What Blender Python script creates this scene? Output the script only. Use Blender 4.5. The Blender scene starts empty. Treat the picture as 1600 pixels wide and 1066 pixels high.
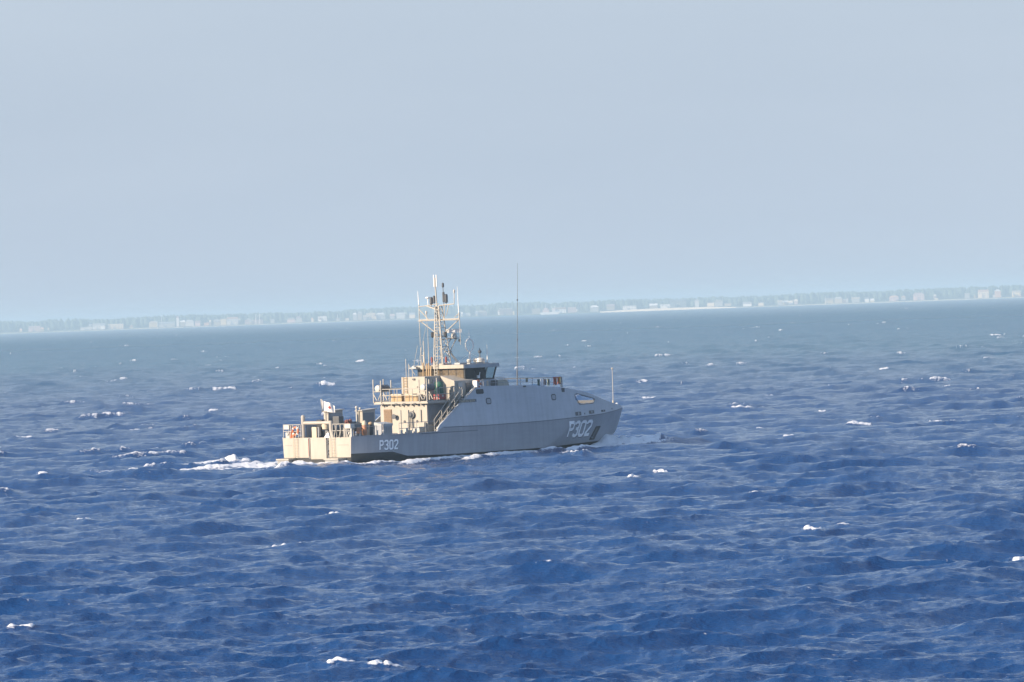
# Grey patrol boat P302 on a choppy blue sea off a hazy low shore.
VEIL_A = (3.15, 3.8, 4.75, 1); VEIL_B = (3.9, 4.5, 5.35, 1); VEIL_UP = (2.3, 3.6, 6.2, 1)
EXPOSURE = 0.95
HAZE_D = 1.4e-4; HAZE_COL = (0.55, 0.79, 1.0, 1)
SEA = dict(hsA=.90, chopA=1.0, hsB=.25, chopB=1.0, rowk=.5, cols=1200, foam_q=.004, rough=.05, bump=.20,
           deep1=(.004, .033, .128, 1), deep2=(.007, .050, .168, 1), shelf=(.005, .075, .145, 1))
CRESTS = [(25.7, 570.2, 3.69, 0.51, 0.05), (5.0, 407.2, 1.76, 0.37, 0.05), (-27.5, 314.7, 2.17, 0.19, 0.05), (18.3, 225.9, 0.97, 0.18, 0.05), (-19.8, 199.7, 1.26, 0.2, 0.05), (-18.1, 290.6, 1.84, 0.18, 0.05), (32.3, 483.5, 3.34, 0.24, 0.05), (42.7, 684.6, 1.97, 0.34, 0.05), (-32.4, 880.4, 2.78, 0.7, 0.05), (-31.0, 418.4, 3.61, 0.25, 0.05), (-30.5, 403.9, 0.81, 0.28, 0.05), (-42.6, 573.5, 4.53, 0.23, 0.05), (24.1, 454.6, 1.31, 0.18, 0.05), (-12.8, 272.0, 1.95, 0.18, 0.05), (-11.0, 302.6, 1.13, 0.18, 0.05), (10.4, 365.8, 1.05, 0.18, 0.05), (-57.0, 907.8, 2.61, 0.45, 0.05), (-61.7, 767.4, 2.76, 0.31, 0.05), (-53.6, 549.9, 3.16, 0.22, 0.05), (-4.7, 175.4, 1.26, 0.18, 0.05), (-26.8, 706.8, 3.45, 0.42, 0.05), (29.5, 847.6, 2.68, 0.42, 0.05), (17.7, 667.2, 2.69, 0.4, 0.05), (32.3, 651.5, 1.12, 0.2, 0.05), (62.0, 857.3, 1.48, 0.43, 0.05), (15.3, 267.1, 0.84, 0.18, 0.05), (22.6, 231.3, 0.47, 0.18, 0.05), (16.9, 270.4, 0.54, 0.18, 0.05), (-7.3, 305.8, 0.97, 0.18, 0.05), (46.3, 676.6, 0.97, 0.2, 0.05), (-29.2, 369.3, 1.59, 0.22, 0.05), (39.9, 490.4, 1.55, 0.18, 0.05), (-6.4, 176.3, 0.76, 0.18, 0.05), (20.1, 324.4, 0.75, 0.18, 0.05), (-39.0, 419.2, 0.84, 0.21, 0.05), (-37.0, 415.4, 0.96, 0.18, 0.05), (23.1, 479.6, 0.69, 0.18, 0.05), (7.9, 355.0, 0.92, 0.18, 0.05), (-40.0, 1330.0, 2.29, 0.4, 0.05), (-40.1, 678.1, 1.75, 0.2, 0.05), (57.0, 673.8, 1.55, 0.2, 0.05), (133.7, 1416.9, 3.26, 0.43, 0.05), (48.0, 1202.3, 2.07, 0.36, 0.05), (131.8, 2663.4, 3.83, 0.53, 0.05), (159.9, 1619.0, 2.79, 0.49, 0.05), (86.5, 1282.5, 2.58, 0.38, 0.05), (172.9, 2158.6, 3.72, 0.43, 0.05), (-35.4, 596.6, 1.2, 0.18, 0.05), (33.1, 550.4, 0.95, 0.18, 0.05), (-47.0, 504.6, 1.45, 0.18, 0.05), (14.8, 318.6, 0.92, 0.18, 0.05)]
import bpy, bmesh, math, random
import numpy as np
from mathutils import Vector, Matrix

# ---------------------------------------------------------------- camera, light, exposure
scn = bpy.context.scene
col = scn.collection
FPX, ROLL, CAMH = 8000.0, math.atan(0.0356), 12.15      # focal length in photo pixels (1600 wide), roll, eye height
TILT = math.atan(48.29 / FPX)
cam_d = bpy.data.cameras.new('camera'); cam = bpy.data.objects.new('camera', cam_d); col.objects.link(cam)
cam_d.sensor_fit = 'HORIZONTAL'; cam_d.sensor_width = 36.0; cam_d.lens = 36.0 * FPX / 1600.0
cam_d.clip_start = 1.0; cam_d.clip_end = 40000.0
cam.matrix_world = (Matrix.Translation((0, 0, CAMH)) @ Matrix.Rotation(math.pi / 2 - TILT, 4, 'X')
                    @ Matrix.Rotation(-ROLL, 4, 'Z'))
scn.camera = cam
SUN_DIR = Vector((-0.87, -0.49, 0)).normalized(); SUN_EL = math.radians(21)
sun_vec = Vector((SUN_DIR.x * math.cos(SUN_EL), SUN_DIR.y * math.cos(SUN_EL), math.sin(SUN_EL)))
world = bpy.data.worlds.new('World'); scn.world = world; world.use_nodes = True
wn, wl = world.node_tree.nodes, world.node_tree.links
sky = wn.new('ShaderNodeTexSky'); sky.sky_type = 'NISHITA'; sky.sun_disc = False
sky.sun_elevation = SUN_EL; sky.sun_rotation = math.atan2(SUN_DIR.x, SUN_DIR.y)
sky.air_density = 1.3; sky.dust_density = 2.5; sky.ozone_density = 2.5; sky.altitude = 0
# a thin veil of high haze mixed into the sky: pale and even, faint bands in it
tc = wn.new('ShaderNodeTexCoord'); mp = wn.new('ShaderNodeMapping'); mp.inputs['Scale'].default_value = (5, 5, 26)
mp.inputs['Rotation'].default_value = (0, math.radians(4), 0)
nz = wn.new('ShaderNodeTexNoise'); nz.inputs['Scale'].default_value = 1.1; nz.inputs['Detail'].default_value = 3
wl.new(tc.outputs['Generated'], mp.inputs['Vector']); wl.new(mp.outputs['Vector'], nz.inputs['Vector'])
veil = wn.new('ShaderNodeMix'); veil.data_type = 'RGBA'
veil.inputs[6].default_value = (VEIL_A); veil.inputs[7].default_value = (VEIL_B)
wl.new(nz.outputs['Fac'], veil.inputs[0])
mixs = wn.new('ShaderNodeMix'); mixs.data_type = 'RGBA'; mixs.inputs[0].default_value = 0.72
sz = wn.new('ShaderNodeSeparateXYZ'); wl.new(tc.outputs['Generated'], sz.inputs[0])
mr = wn.new('ShaderNodeMapRange'); mr.inputs['From Min'].default_value = 0.0; mr.inputs['From Max'].default_value = 0.9; mr.inputs['To Min'].default_value = 0.92; mr.inputs['To Max'].default_value = 0.45
wl.new(sz.outputs['Z'], mr.inputs['Value']); wl.new(mr.outputs[0], mixs.inputs[0])
vu = wn.new('ShaderNodeMix'); vu.data_type = 'RGBA'; vu.inputs[7].default_value = VEIL_UP
mu = wn.new('ShaderNodeMapRange'); mu.inputs['From Min'].default_value = 0.07; mu.inputs['From Max'].default_value = 0.40
wl.new(sz.outputs['Z'], mu.inputs['Value']); wl.new(mu.outputs[0], vu.inputs[0]); wl.new(veil.outputs[2], vu.inputs[6])
wl.new(sky.outputs['Color'], mixs.inputs[6]); wl.new(vu.outputs[2], mixs.inputs[7])
bg = wn['Background']; bg.inputs['Strength'].default_value = 0.08
wl.new(mixs.outputs[2], bg.inputs['Color'])
sd = bpy.data.lights.new('sun', 'SUN'); sd.energy = 5.0; sd.angle = math.radians(0.5); sd.color = (1.0, 0.81, 0.60)
sun = bpy.data.objects.new('sun', sd); col.objects.link(sun)
sun.rotation_euler = sun_vec.to_track_quat('Z', 'Y').to_euler()
scn.view_settings.view_transform = 'Standard'; scn.view_settings.look = 'None'
scn.view_settings.exposure = EXPOSURE; scn.view_settings.gamma = 1.0
scn.cycles.use_denoising = True
scn.cycles.volume_bounces = 0; scn.cycles.max_bounces = 5; scn.cycles.diffuse_bounces = 2
scn.cycles.glossy_bounces = 3; scn.cycles.transparent_max_bounces = 8
scn.cycles.caustics_reflective = False; scn.cycles.caustics_refractive = False

# ---------------------------------------------------------------- helpers
def tag(o, label=None, cat=None, group=None, kind=None):
    if label: o['label'] = label
    if cat: o['category'] = cat
    if group: o['group'] = group
    if kind: o['kind'] = kind
    return o

def mat(name, color, rough=0.5, metal=0.0, vary=0.12, scale=1.5, bump=0.0, spec=0.5, emis=None, streak=False, alpha=None):
    m = bpy.data.materials.new(name); m.use_nodes = True
    n, l = m.node_tree.nodes, m.node_tree.links
    b = n['Principled BSDF']
    b.inputs['Roughness'].default_value = rough; b.inputs['Metallic'].default_value = metal
    b.inputs['Specular IOR Level'].default_value = spec
    t = n.new('ShaderNodeTexCoord'); mp = n.new('ShaderNodeMapping')
    mp.inputs['Scale'].default_value = (scale, scale, scale * (0.18 if streak else 1))
    no = n.new('ShaderNodeTexNoise'); no.inputs['Scale'].default_value = 1.0; no.inputs['Detail'].default_value = 6
    no.inputs['Roughness'].default_value = 0.65
    l.new(t.outputs['Object'], mp.inputs['Vector']); l.new(mp.outputs['Vector'], no.inputs['Vector'])
    r = n.new('ShaderNodeValToRGB')
    r.color_ramp.elements[0].position = 0.32; r.color_ramp.elements[1].position = 0.68
    c = color
    r.color_ramp.elements[0].color = (c[0] * (1 - vary), c[1] * (1 - vary), c[2] * (1 - vary), 1)
    r.color_ramp.elements[1].color = (min(1, c[0] * (1 + vary)), min(1, c[1] * (1 + vary)), min(1, c[2] * (1 + vary)), 1)
    l.new(no.outputs['Fac'], r.inputs['Fac']); l.new(r.outputs['Color'], b.inputs['Base Color'])
    if bump:
        bp = n.new('ShaderNodeBump'); bp.inputs['Strength'].default_value = bump; bp.inputs['Distance'].default_value = 0.05
        l.new(no.outputs['Fac'], bp.inputs['Height']); l.new(bp.outputs['Normal'], b.inputs['Normal'])
    return m

def hull_paint(name, color):
    """grey ship paint: broad patches, thin plate seams, fine run-off streaks"""
    m = bpy.data.materials.new(name); m.use_nodes = True
    n, l = m.node_tree.nodes, m.node_tree.links
    b = n['Principled BSDF']; b.inputs['Roughness'].default_value = 0.42
    b.inputs['Specular IOR Level'].default_value = 0.35
    t = n.new('ShaderNodeTexCoord')
    def noise(sc, vec, det=5):
        mp = n.new('ShaderNodeMapping'); mp.inputs['Scale'].default_value = vec
        no = n.new('ShaderNodeTexNoise'); no.inputs['Scale'].default_value = sc; no.inputs['Detail'].default_value = det
        l.new(t.outputs['Object'], mp.inputs['Vector']); l.new(mp.outputs['Vector'], no.inputs['Vector']); return no.outputs['Fac']
    n1 = noise(0.35, (1, 1, 1)); n2 = noise(1.0, (3.5, 3.5, 0.25)); n3 = noise(1.0, (0.5, .5, 3.0), 2)
    def math_(op, a, bb):
        q = n.new('ShaderNodeMath'); q.operation = op
        for i, v in enumerate((a, bb)):
            if isinstance(v, (int, float)): q.inputs[i].default_value = v
            else: l.new(v, q.inputs[i])
        return q.outputs[0]
    s = math_('ADD', math_('MULTIPLY', n1, 0.30), math_('ADD', math_('MULTIPLY', n2, 0.34), math_('MULTIPLY', n3, 0.18)))
    s = math_('ADD', s, 0.59)
    mx = n.new('ShaderNodeVectorMath'); mx.operation = 'SCALE'; mx.inputs[0].default_value = color
    l.new(s, mx.inputs['Scale']); l.new(mx.outputs[0], b.inputs['Base Color'])
    bp = n.new('ShaderNodeBump'); bp.inputs['Strength'].default_value = 0.25; bp.inputs['Distance'].default_value = 0.03
    n4 = noise(1.0, (1.3, 1.3, 1.1), 1)
    l.new(n4, bp.inputs['Height']); l.new(bp.outputs['Normal'], b.inputs['Normal'])
    return m

M = {
 'hull': hull_paint('grey_hull_paint', (0.29, 0.308, 0.338)),
 'upper': hull_paint('sky_lit_grey_paint', (0.40, 0.43, 0.47)),  # hull grey lightened, skylight on the sloping topside put into the colour
 'paint': mat('sunlit_grey_paint', (0.35, 0.325, 0.285), 0.45, vary=0.10, scale=1.4, bump=0.15, streak=True),  # same ship grey, lightened and warmed to carry sunlight in the colour
 'deckgrey': mat('deck_grey', (0.26, 0.27, 0.28), 0.7, vary=0.15),
 'roof': mat('roof_grey', (0.34, 0.36, 0.37), 0.6, vary=0.12),
 'boot': mat('black_bottom_paint', (0.012, 0.014, 0.018), 0.5, vary=0.4, scale=1.2),
 'white': mat('white_paint', (0.72, 0.72, 0.70), 0.4, vary=0.05),
 'mast': mat('mast_paint', (0.38, 0.36, 0.32), 0.5, vary=0.1, scale=3),
 'whitegrp': mat('white_fibreglass', (0.46, 0.45, 0.42), 0.35, vary=0.06),
 'number': mat('white_number_paint', (0.93, 0.94, 0.94), 0.5, vary=0.05),
 'shadow': mat('black_number_paint', (0.03, 0.035, 0.04), 0.5, vary=0.1),
 'black': mat('black_rubber', (0.025, 0.026, 0.03), 0.6, vary=0.2),
 'dark': mat('dark_grey_metal', (0.07, 0.075, 0.085), 0.5, vary=0.2),
 'frame': mat('window_frame_black', (0.025, 0.028, 0.034), 0.5, vary=0.1, spec=0.3),
 'seam': mat('seam_grey', (0.13, 0.145, 0.165), 0.6, vary=0.1),
 'glassdark': mat('dark_glass', (0.012, 0.016, 0.022), 0.25, vary=0.1, spec=0.2),
 'brown': mat('brown_louvre', (0.20, 0.135, 0.085), 0.7, vary=0.15, scale=6),
 'tan': mat('tan_canvas', (0.36, 0.26, 0.15), 0.8, vary=0.12, scale=3),
 'cream': mat('cream_plastic', (0.46, 0.40, 0.30), 0.6, vary=0.08, scale=3),
 'orange': mat('orange_plastic', (0.42, 0.12, 0.04), 0.5, vary=0.12, scale=4),
 'fender': mat('faded_orange_vinyl', (0.40, 0.18, 0.09), 0.5, vary=0.12, scale=4),
 'red': mat('red_plastic', (0.30, 0.04, 0.04), 0.45, vary=0.12, scale=4),
 'green': mat('green_plastic', (0.015, 0.09, 0.06), 0.4, vary=0.15, scale=4),
 'yellow': mat('yellow_fabric', (0.70, 0.42, 0.05), 0.7, vary=0.12, scale=5),
 'rope': mat('rope', (0.45, 0.38, 0.27), 0.9, vary=0.2, scale=8),
 'cloth': mat('white_cloth', (0.78, 0.76, 0.74), 0.9, vary=0.06, scale=3),
 'boatgrey': mat('grey_inflatable_rubber', (0.075, 0.085, 0.10), 0.55, vary=0.15),
 'skyglass': None,
}
g = bpy.data.materials.new('clear_glass'); g.use_nodes = True
gn, gl = g.node_tree.nodes, g.node_tree.links
gt = gn.new('ShaderNodeBsdfTransparent'); gt.inputs['Color'].default_value = (0.62, 0.74, 0.78, 1)
gg = gn.new('ShaderNodeBsdfGlossy'); gg.inputs['Roughness'].default_value = 0.05
gm = gn.new('ShaderNodeMixShader'); gm.inputs[0].default_value = 0.12
gl.new(gt.outputs[0], gm.inputs[1]); gl.new(gg.outputs[0], gm.inputs[2]); gl.new(gm.outputs[0], gn['Material Output'].inputs['Surface'])
M['skyglass'] = g

class MB:
    def __init__(s): s.v = []; s.f = []; s.m = []; s.cur = 0
    def add(s, vs, fs):
        o = len(s.v); s.v += [tuple(v) for v in vs]; s.f += [tuple(i + o for i in f) for f in fs]; s.m += [s.cur] * len(fs); return s
    def hexa(s, p):     # 8 points: bottom ring then top ring
        return s.add(p, [(3, 2, 1, 0), (4, 5, 6, 7), (0, 1, 5, 4), (1, 2, 6, 5), (2, 3, 7, 6), (3, 0, 4, 7)])
    def box(s, x0, x1, y0, y1, z0, z1):
        x0, x1 = sorted((x0, x1)); y0, y1 = sorted((y0, y1)); z0, z1 = sorted((z0, z1))
        return s.hexa([(x0, y0, z0), (x1, y0, z0), (x1, y1, z0), (x0, y1, z0), (x0, y0, z1), (x1, y0, z1), (x1, y1, z1), (x0, y1, z1)])
    def tube(s, p, q, r, n=6, r2=None):
        p, q = Vector(p), Vector(q); r2 = r if r2 is None else r2
        d = (q - p).normalized(); a = d.orthogonal().normalized(); b = d.cross(a)
        vs = []
        for c, rr in ((p, r), (q, r2)):
            for i in range(n):
                t = 2 * math.pi * i / n; vs.append(c + (a * math.cos(t) + b * math.sin(t)) * rr)
        fs = [(i, (i + 1) % n, n + (i + 1) % n, n + i) for i in range(n)] + [tuple(range(n))[::-1], tuple(range(n, 2 * n))]
        return s.add(vs, fs)
    def path(s, pts, r, n=6):
        for a, b in zip(pts[:-1], pts[1:]): s.tube(a, b, r, n)
        return s
    def lathe(s, c, axis, prof, n=14):    # prof: (distance along axis, radius)
        c = Vector(c); d = Vector(axis).normalized(); a = d.orthogonal().normalized(); b = d.cross(a); vs = []; k = len(prof)
        for h, r in prof:
            for i in range(n):
                t = 2 * math.pi * i / n; vs.append(c + d * h + (a * math.cos(t) + b * math.sin(t)) * max(r, 1e-4))
        fs = [(j * n + i, j * n + (i + 1) % n, (j + 1) * n + (i + 1) % n, (j + 1) * n + i) for j in range(k - 1) for i in range(n)]
        fs += [tuple(range(n))[::-1], tuple(range((k - 1) * n, k * n))]
        return s.add(vs, fs)
    def torus(s, c, axis, R, r, n=20, k=8, stretch=1.0):
        c = Vector(c); d = Vector(axis).normalized(); a = d.orthogonal().normalized()
        if abs(d.z) < 0.9: a = Vector((0, 0, 1)).cross(d).normalized()
        b = d.cross(a); vs = []
        for i in range(n):
            t = 2 * math.pi * i / n; rad = a * math.cos(t) + b * math.sin(t) * stretch
            for j in range(k):
                u = 2 * math.pi * j / k
                vs.append(c + rad * R + rad.normalized() * r * math.cos(u) + d * r * math.sin(u))
        fs = [(i * k + j, ((i + 1) % n) * k + j, ((i + 1) % n) * k + (j + 1) % k, i * k + (j + 1) % k) for i in range(n) for j in range(k)]
        return s.add(vs, fs)
    def ball(s, c, r, n=10, sz=1.0):
        prof = [(-r * sz * math.cos(math.pi * i / 8), r * math.sin(math.pi * i / 8)) for i in range(9)]
        return s.lathe(c, (0, 0, 1), prof, n)
    def build(s, name, mats, parent=None, smooth=False, bevel=0.0):
        me = bpy.data.meshes.new(name); me.from_pydata(s.v, [], s.f)
        for m in (mats if isinstance(mats, (list, tuple)) else [mats]): me.materials.append(m)
        me.polygons.foreach_set('material_index', s.m)
        bm = bmesh.new(); bm.from_mesh(me); bmesh.ops.recalc_face_normals(bm, faces=bm.faces)
        bm.to_mesh(me); bm.free()
        if smooth:
            me.shade_smooth() if hasattr(me, 'shade_smooth') else None
            try: me.set_sharp_from_angle(angle=math.radians(40))
            except Exception: pass
        me.update(); o = bpy.data.objects.new(name, me); col.objects.link(o)
        if bevel:
            bv = o.modifiers.new('bevel', 'BEVEL'); bv.width = bevel; bv.segments = 2; bv.limit_method = 'ANGLE'
        if parent: o.parent = parent
        return o

# ---------------------------------------------------------------- the sea
rng = np.random.default_rng(11)
WIND = np.array([-0.28, 0.96]); WIND /= np.hypot(*WIND)
def patch_fields(L, N, lam_min, lam_max, hs, lp, spread, chop, seed):
    """one periodic square of wind sea: height, sideways shift and the gradients of that shift"""
    r = np.random.default_rng(seed)
    k1 = 2 * np.pi * np.fft.fftfreq(N, L / N); kx, ky = np.meshgrid(k1, k1, indexing='ij'); k = np.hypot(kx, ky); k[0, 0] = 1
    kp = 2 * np.pi / lp; ct = (kx * WIND[0] + ky * WIND[1]) / k
    S = k ** -4 * np.exp(-1.25 * (kp / k) ** 2) * 3.3 ** np.exp(-(np.sqrt(k / kp) - 1) ** 2 / .02)
    S *= (0.03 + np.abs(ct) ** spread)
    lam = 2 * np.pi / k; S *= 1 / (1 + (lam / lam_max) ** 8) / (1 + (lam_min / lam) ** 8); S[0, 0] = 0
    A = np.sqrt(S) * (r.normal(size=(N, N)) + 1j * r.normal(size=(N, N)))
    f = lambda B: np.real(np.fft.ifft2(B)).astype(np.float32)
    hgt = f(A); sc = hs / 4 / hgt.std(); A = A * sc
    hgt = f(A); DX = -1j * kx / k * A * chop * -1; DY = -1j * ky / k * A * chop * -1
    return L, N, [hgt, f(DX), f(DY), f(1j * kx * DX), f(1j * ky * DY), f(1j * ky * DX)]
def sample(P, x, y, ang, ox, oy):
    L, N, F = P; c, s = math.cos(ang), math.sin(ang)
    u = ((x * c + y * s + ox) / L * N) % N; v = ((-x * s + y * c + oy) / L * N) % N
    i0 = u.astype(np.int32) % N; j0 = v.astype(np.int32) % N; fu = (u - np.floor(u)).astype(np.float32); fv = (v - np.floor(v)).astype(np.float32)
    i1 = (i0 + 1) % N; j1 = (j0 + 1) % N
    o = [f[i0, j0] * (1 - fu) * (1 - fv) + f[i1, j0] * fu * (1 - fv) + f[i0, j1] * (1 - fu) * fv + f[i1, j1] * fu * fv for f in F]
    h, dx, dy, jxx, jyy, jxy = o
    return [h, dx * c - dy * s, dx * s + dy * c, jxx * c * c + jyy * s * s - 2 * jxy * c * s, jxx * s * s + jyy * c * c + 2 * jxy * c * s, (jxx - jyy) * c * s + jxy * (c * c - s * s)]
PA = patch_fields(401.0, 1024, 3.0, 60, SEA['hsA'], 13.0, 5.0, SEA['chopA'], 3)
PB = patch_fields(67.0, 1024, 0.22, 3.6, SEA['hsB'], 3.0, 6.0, SEA['chopB'], 5)
def smooth_noise(x, y, sx, sy, seed):
    r = np.random.default_rng(seed); G = r.random((64, 64)).astype(np.float32)
    u, v = (x / sx) % 64, (y / sy) % 64; i, j = u.astype(int) % 64, v.astype(int) % 64; fu, fv = u - np.floor(u), v - np.floor(v)
    fu = fu * fu * (3 - 2 * fu); fv = fv * fv * (3 - 2 * fv); i1, j1 = (i + 1) % 64, (j + 1) % 64
    return G[i, j] * (1 - fu) * (1 - fv) + G[i1, j] * fu * (1 - fv) + G[i, j1] * (1 - fu) * fv + G[i1, j1] * fu * fv

rowsY = [-500.0, 0, 60, 100, 130, 145]; yv = 150.0; kk = SEA['rowk']
while yv < 11300:
    rowsY.append(yv); yv += max(0.10, kk * yv * yv / (FPX * CAMH))
rowsY += [11400.0, 12500, 14000]
rowsY = np.array(rowsY)
nc = SEA['cols']; core = np.linspace(-1, 1, nc)
outer = np.concatenate([np.geomspace(1.003, 3.2, 90), [4.5, 6.5, 10, 20, 45]])
lat = np.concatenate([-outer[::-1], core, outer])
half = np.clip(rowsY * 0.118 + 3.0, 20.5, None)
X = lat[None, :] * half[:, None]
X = np.clip(X, -4200, 4200) if False else X
Y = np.repeat(rowsY[:, None], len(lat), 1)
lim = np.abs(X) > 9000; X[lim] = np.sign(X[lim]) * (9000 + (np.abs(X[lim]) - 9000) * .02)
x, y = X.ravel(), Y.ravel()
a = sample(PA, x, y, 0.0, 120, 33); b = sample(PB, x, y, 0.22, 7, 3)
b2 = sample(PB, x, y, -0.30, 31, 41)
gust = 0.75 + 0.5 * smooth_noise(x, y, 23, 47, 8)                 # patches of rougher and smoother water
dist_ = np.maximum(y, 100)
fadeB = np.clip(1.1 - dist_ / 9000, .75, 1)
T = [a[i] + (b[i] * .75 + b2[i] * .65) * gust * fadeB for i in range(6)]
J = (1 + T[3]) * (1 + T[4]) - T[5] ** 2
ripple = smooth_noise(x, y, .35, .22, 21) * .6 + smooth_noise(x, y, .13, .11, 22) * .4
calm = np.clip((smooth_noise(x, y, 9, 14, 30) * .6 + smooth_noise(x, y, 31, 55, 31) * .6 - .15), 0, 1)
JA = (1 + a[3] * 1.0 + T[3] * .15) * (1 + a[4] + T[4] * .15) - (a[5] + T[5] * .15) ** 2
JT = JA + .30 * smooth_noise(x, y, 11, 9, 33) + .25 * smooth_noise(x, y, 45, 60, 34)
thr = np.quantile(JT[(y > 150) & (y < 1500)], SEA['foam_q'])
foam = np.clip((thr - JT) * 5.0 + .12, 0, .72) * (.25 + 1.1 * ripple) * np.clip((y - 120) / 260, .3, 1)
z = T[0].copy(); dx, dy = T[1].copy(), T[2].copy()
# breaking crests standing where the photograph shows them: (x, y, length, height)
for (cx, cy, ln, hg, an) in CRESTS:
    c, s = math.cos(an), math.sin(an); u = (x - cx) * c + (y - cy) * s; v = -(x - cx) * s + (y - cy) * c
    near = (np.abs(u) < ln * 1.5) & (np.abs(v) < 6)
    uu, vv, ii = u[near], v[near], np.where(near)[0]
    ln = max(ln, 1.0); hg = min(hg, .2 * ln)
    vv = vv - (smooth_noise(uu + cx, vv * 0 + cy, ln * .25, 1, 44) - .5) * .8 - .12 * (uu / ln) ** 2
    us = uu / (ln * .5); env = np.exp(-(us - .25 * np.tanh(us)) ** 2 * 1.3) * np.clip(1.1 + us * .3, .2, 1.4)
    w_ = .12 + .0012 * cy
    lump = smooth_noise(uu + cx, vv + cy, ln * .14, .7, 40) * .9 + smooth_noise(uu + cx, vv + cy, max(.16, ln * .05), .35, 42) * .6
    body = np.exp(-(uu / (ln * .9)) ** 2) * np.exp(-(vv / (w_ * 4.5)) ** 2)
    top = env * lump * np.exp(-(vv / w_) ** 2)
    tail = env * np.exp(-((vv - w_ * 2.2) / (w_ * 2.2)) ** 2) * smooth_noise(uu + cx, vv + cy, ln * .09, .5, 43) ** 2
    foam[ii] = np.maximum(foam[ii], np.clip((top - .22) * 1.7 + tail * .45, 0, 1))
    z[ii] += hg * .5 * top + hg * .6 * body
    foam[ii] = np.maximum(foam[ii], np.clip((top * (.7 + .6 * ripple[ii]) - .16) * 2.4, 0, 1))
# water round the moving boat, in the boat's own coordinates
ch, sh = math.cos(math.radians(49.5)), math.sin(math.radians(49.5))
px_, py_ = x + 16.2438, y - 418.4679
sx = px_ * ch + py_ * sh; sy = -px_ * sh + py_ * ch
def bump(ax, ay, wx, wy, hgt): 
    global z
    z = z + hgt * np.exp(-((sx - ax) / wx) ** 2 - ((sy - ay) / wy) ** 2)
nf = .35 + .9 * smooth_noise(sx, sy, .55, .35, 51) * (.4 + .9 * smooth_noise(sx, sy, 1.9, .9, 52))
def fo(mask, k=1.0):
    global foam
    foam = np.maximum(foam, np.clip(mask * nf * 2.3 * k - .08, 0, 1))
inside = (sx > .5) & (sx < 36) & (np.abs(sy) < 3.3 * np.clip((37 - sx) / 10, 0, 1))
near_hull = (sx > -2) & (sx < 38) & (np.abs(sy) < 5)
z = z * (1 - .62 * np.exp(-np.clip(np.maximum(np.abs(sx - 18) - 20, np.abs(sy) - 5.5), 0, None) ** 2 / 8))
# bow wave and its arms on both sides
for sg in (-1, 1):
    arm = sy * sg - (.35 + (36.8 - sx) * .42); on_ = np.clip((37.6 - sx) / .8, 0, 1)
    dec = np.exp(-np.clip(36.8 - sx, 0, None) / 5.5) * on_
    z = z + .62 * dec * np.exp(-(arm / .8) ** 2) * (.4 + 1.0 * smooth_noise(sx, sy, .8, .7, 60))
    fo(np.exp(-np.clip(36.8 - sx, 0, None) / 6.0) * on_ * np.exp(-((arm - .1) / .95) ** 2), 1.25)
    for (s0, off, amp) in ((33, 2.0, .30), (27, 2.3, .26), (20, 2.8, .22), (12, 3.2, .2), (5, 3.6, .18)):
        arm = sy * sg - (3.4 + off * .3 + (s0 - sx) * .36); e_ = np.exp(-((sx - s0 + 6) / 6.5) ** 2)
        z = z + amp * e_ * np.exp(-(arm / .75) ** 2); fo(e_ * np.exp(-((arm) / .5) ** 2) * smooth_noise(sx, sy, 1.6, 1.2, 61), 1.6)
    edge = sy * sg - 3.75 * np.clip((38 - sx) / 9, 0, 1) ** .6
    fo(np.exp(-((edge - .3) / .6) ** 2) * ((sx > -1) & (sx < 36)) * smooth_noise(sx, sy, 2.6, 1.5, 62), 1.3)
    fo(np.exp(-((edge - 1.2) / 1.3) ** 2) * ((sx > -1) & (sx < 21)) * smooth_noise(sx, sy, 2.2, 1.2, 63) ** 1.3, 1.35)
rag = .45 + .9 * smooth_noise(sx, sy, .9, .6, 68) * smooth_noise(sx, sy, 1.2, .9, 69) * 1.6
z = z + rag * (.62 * np.exp(-((sx - 37.3) / 1.5) ** 2 - ((sy + 1.5) / 1.2) ** 2) + .60 * np.exp(-((sx - 39.3) / 1.9) ** 2 - ((sy + 2.0) / 1.5) ** 2) + .34 * np.exp(-((sx - 41.3) / 1.8) ** 2 - ((sy + 2.6) / 1.8) ** 2) + .4 * np.exp(-((sx - 36.5) / 1.6) ** 2 - ((sy - 1.7) / 1.3) ** 2))
bn = .35 + 1.5 * smooth_noise(sx, sy, .42, .30, 66) * (.5 + smooth_noise(sx, sy, 1.5, 1.0, 65))
bm_ = 1.3 * np.exp(-((sx - 36.9) / 2.0) ** 2 - ((sy + 1.9) / 1.6) ** 2) + 1.2 * np.exp(-((sx - 39.2) / 2.3) ** 2 - ((sy + 2.0) / 1.7) ** 2) + .8 * np.exp(-((sx - 41.5) / 1.8) ** 2 - ((sy + 2.8) / 1.2) ** 2) + .8 * np.exp(-((sx - 34.5) / 2.2) ** 2 - ((sy + 3.6) / 1.1) ** 2)
foam = np.maximum(foam, np.clip(bm_ * bn * 1.9 - .75, 0, 1))
rg = np.exp(-((sx - 37.2) / 3.4) ** 2 - ((sy + 5.0 + .22 * (37 - sx)) / .55) ** 2); rn = .3 + 1.1 * smooth_noise(sx, sy, .8, .5, 75) * (.5 + smooth_noise(sx, sy, 1.9, 1.2, 76))
z = z + .42 * rg * rn; foam = np.maximum(foam, np.clip(rg * rn * 1.8 - .3, 0, 1))
z = z - .28 * np.exp(-((sx - 28.5) / 3.8) ** 2 - ((sy + 4.2) / 1.8) ** 2)
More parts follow.
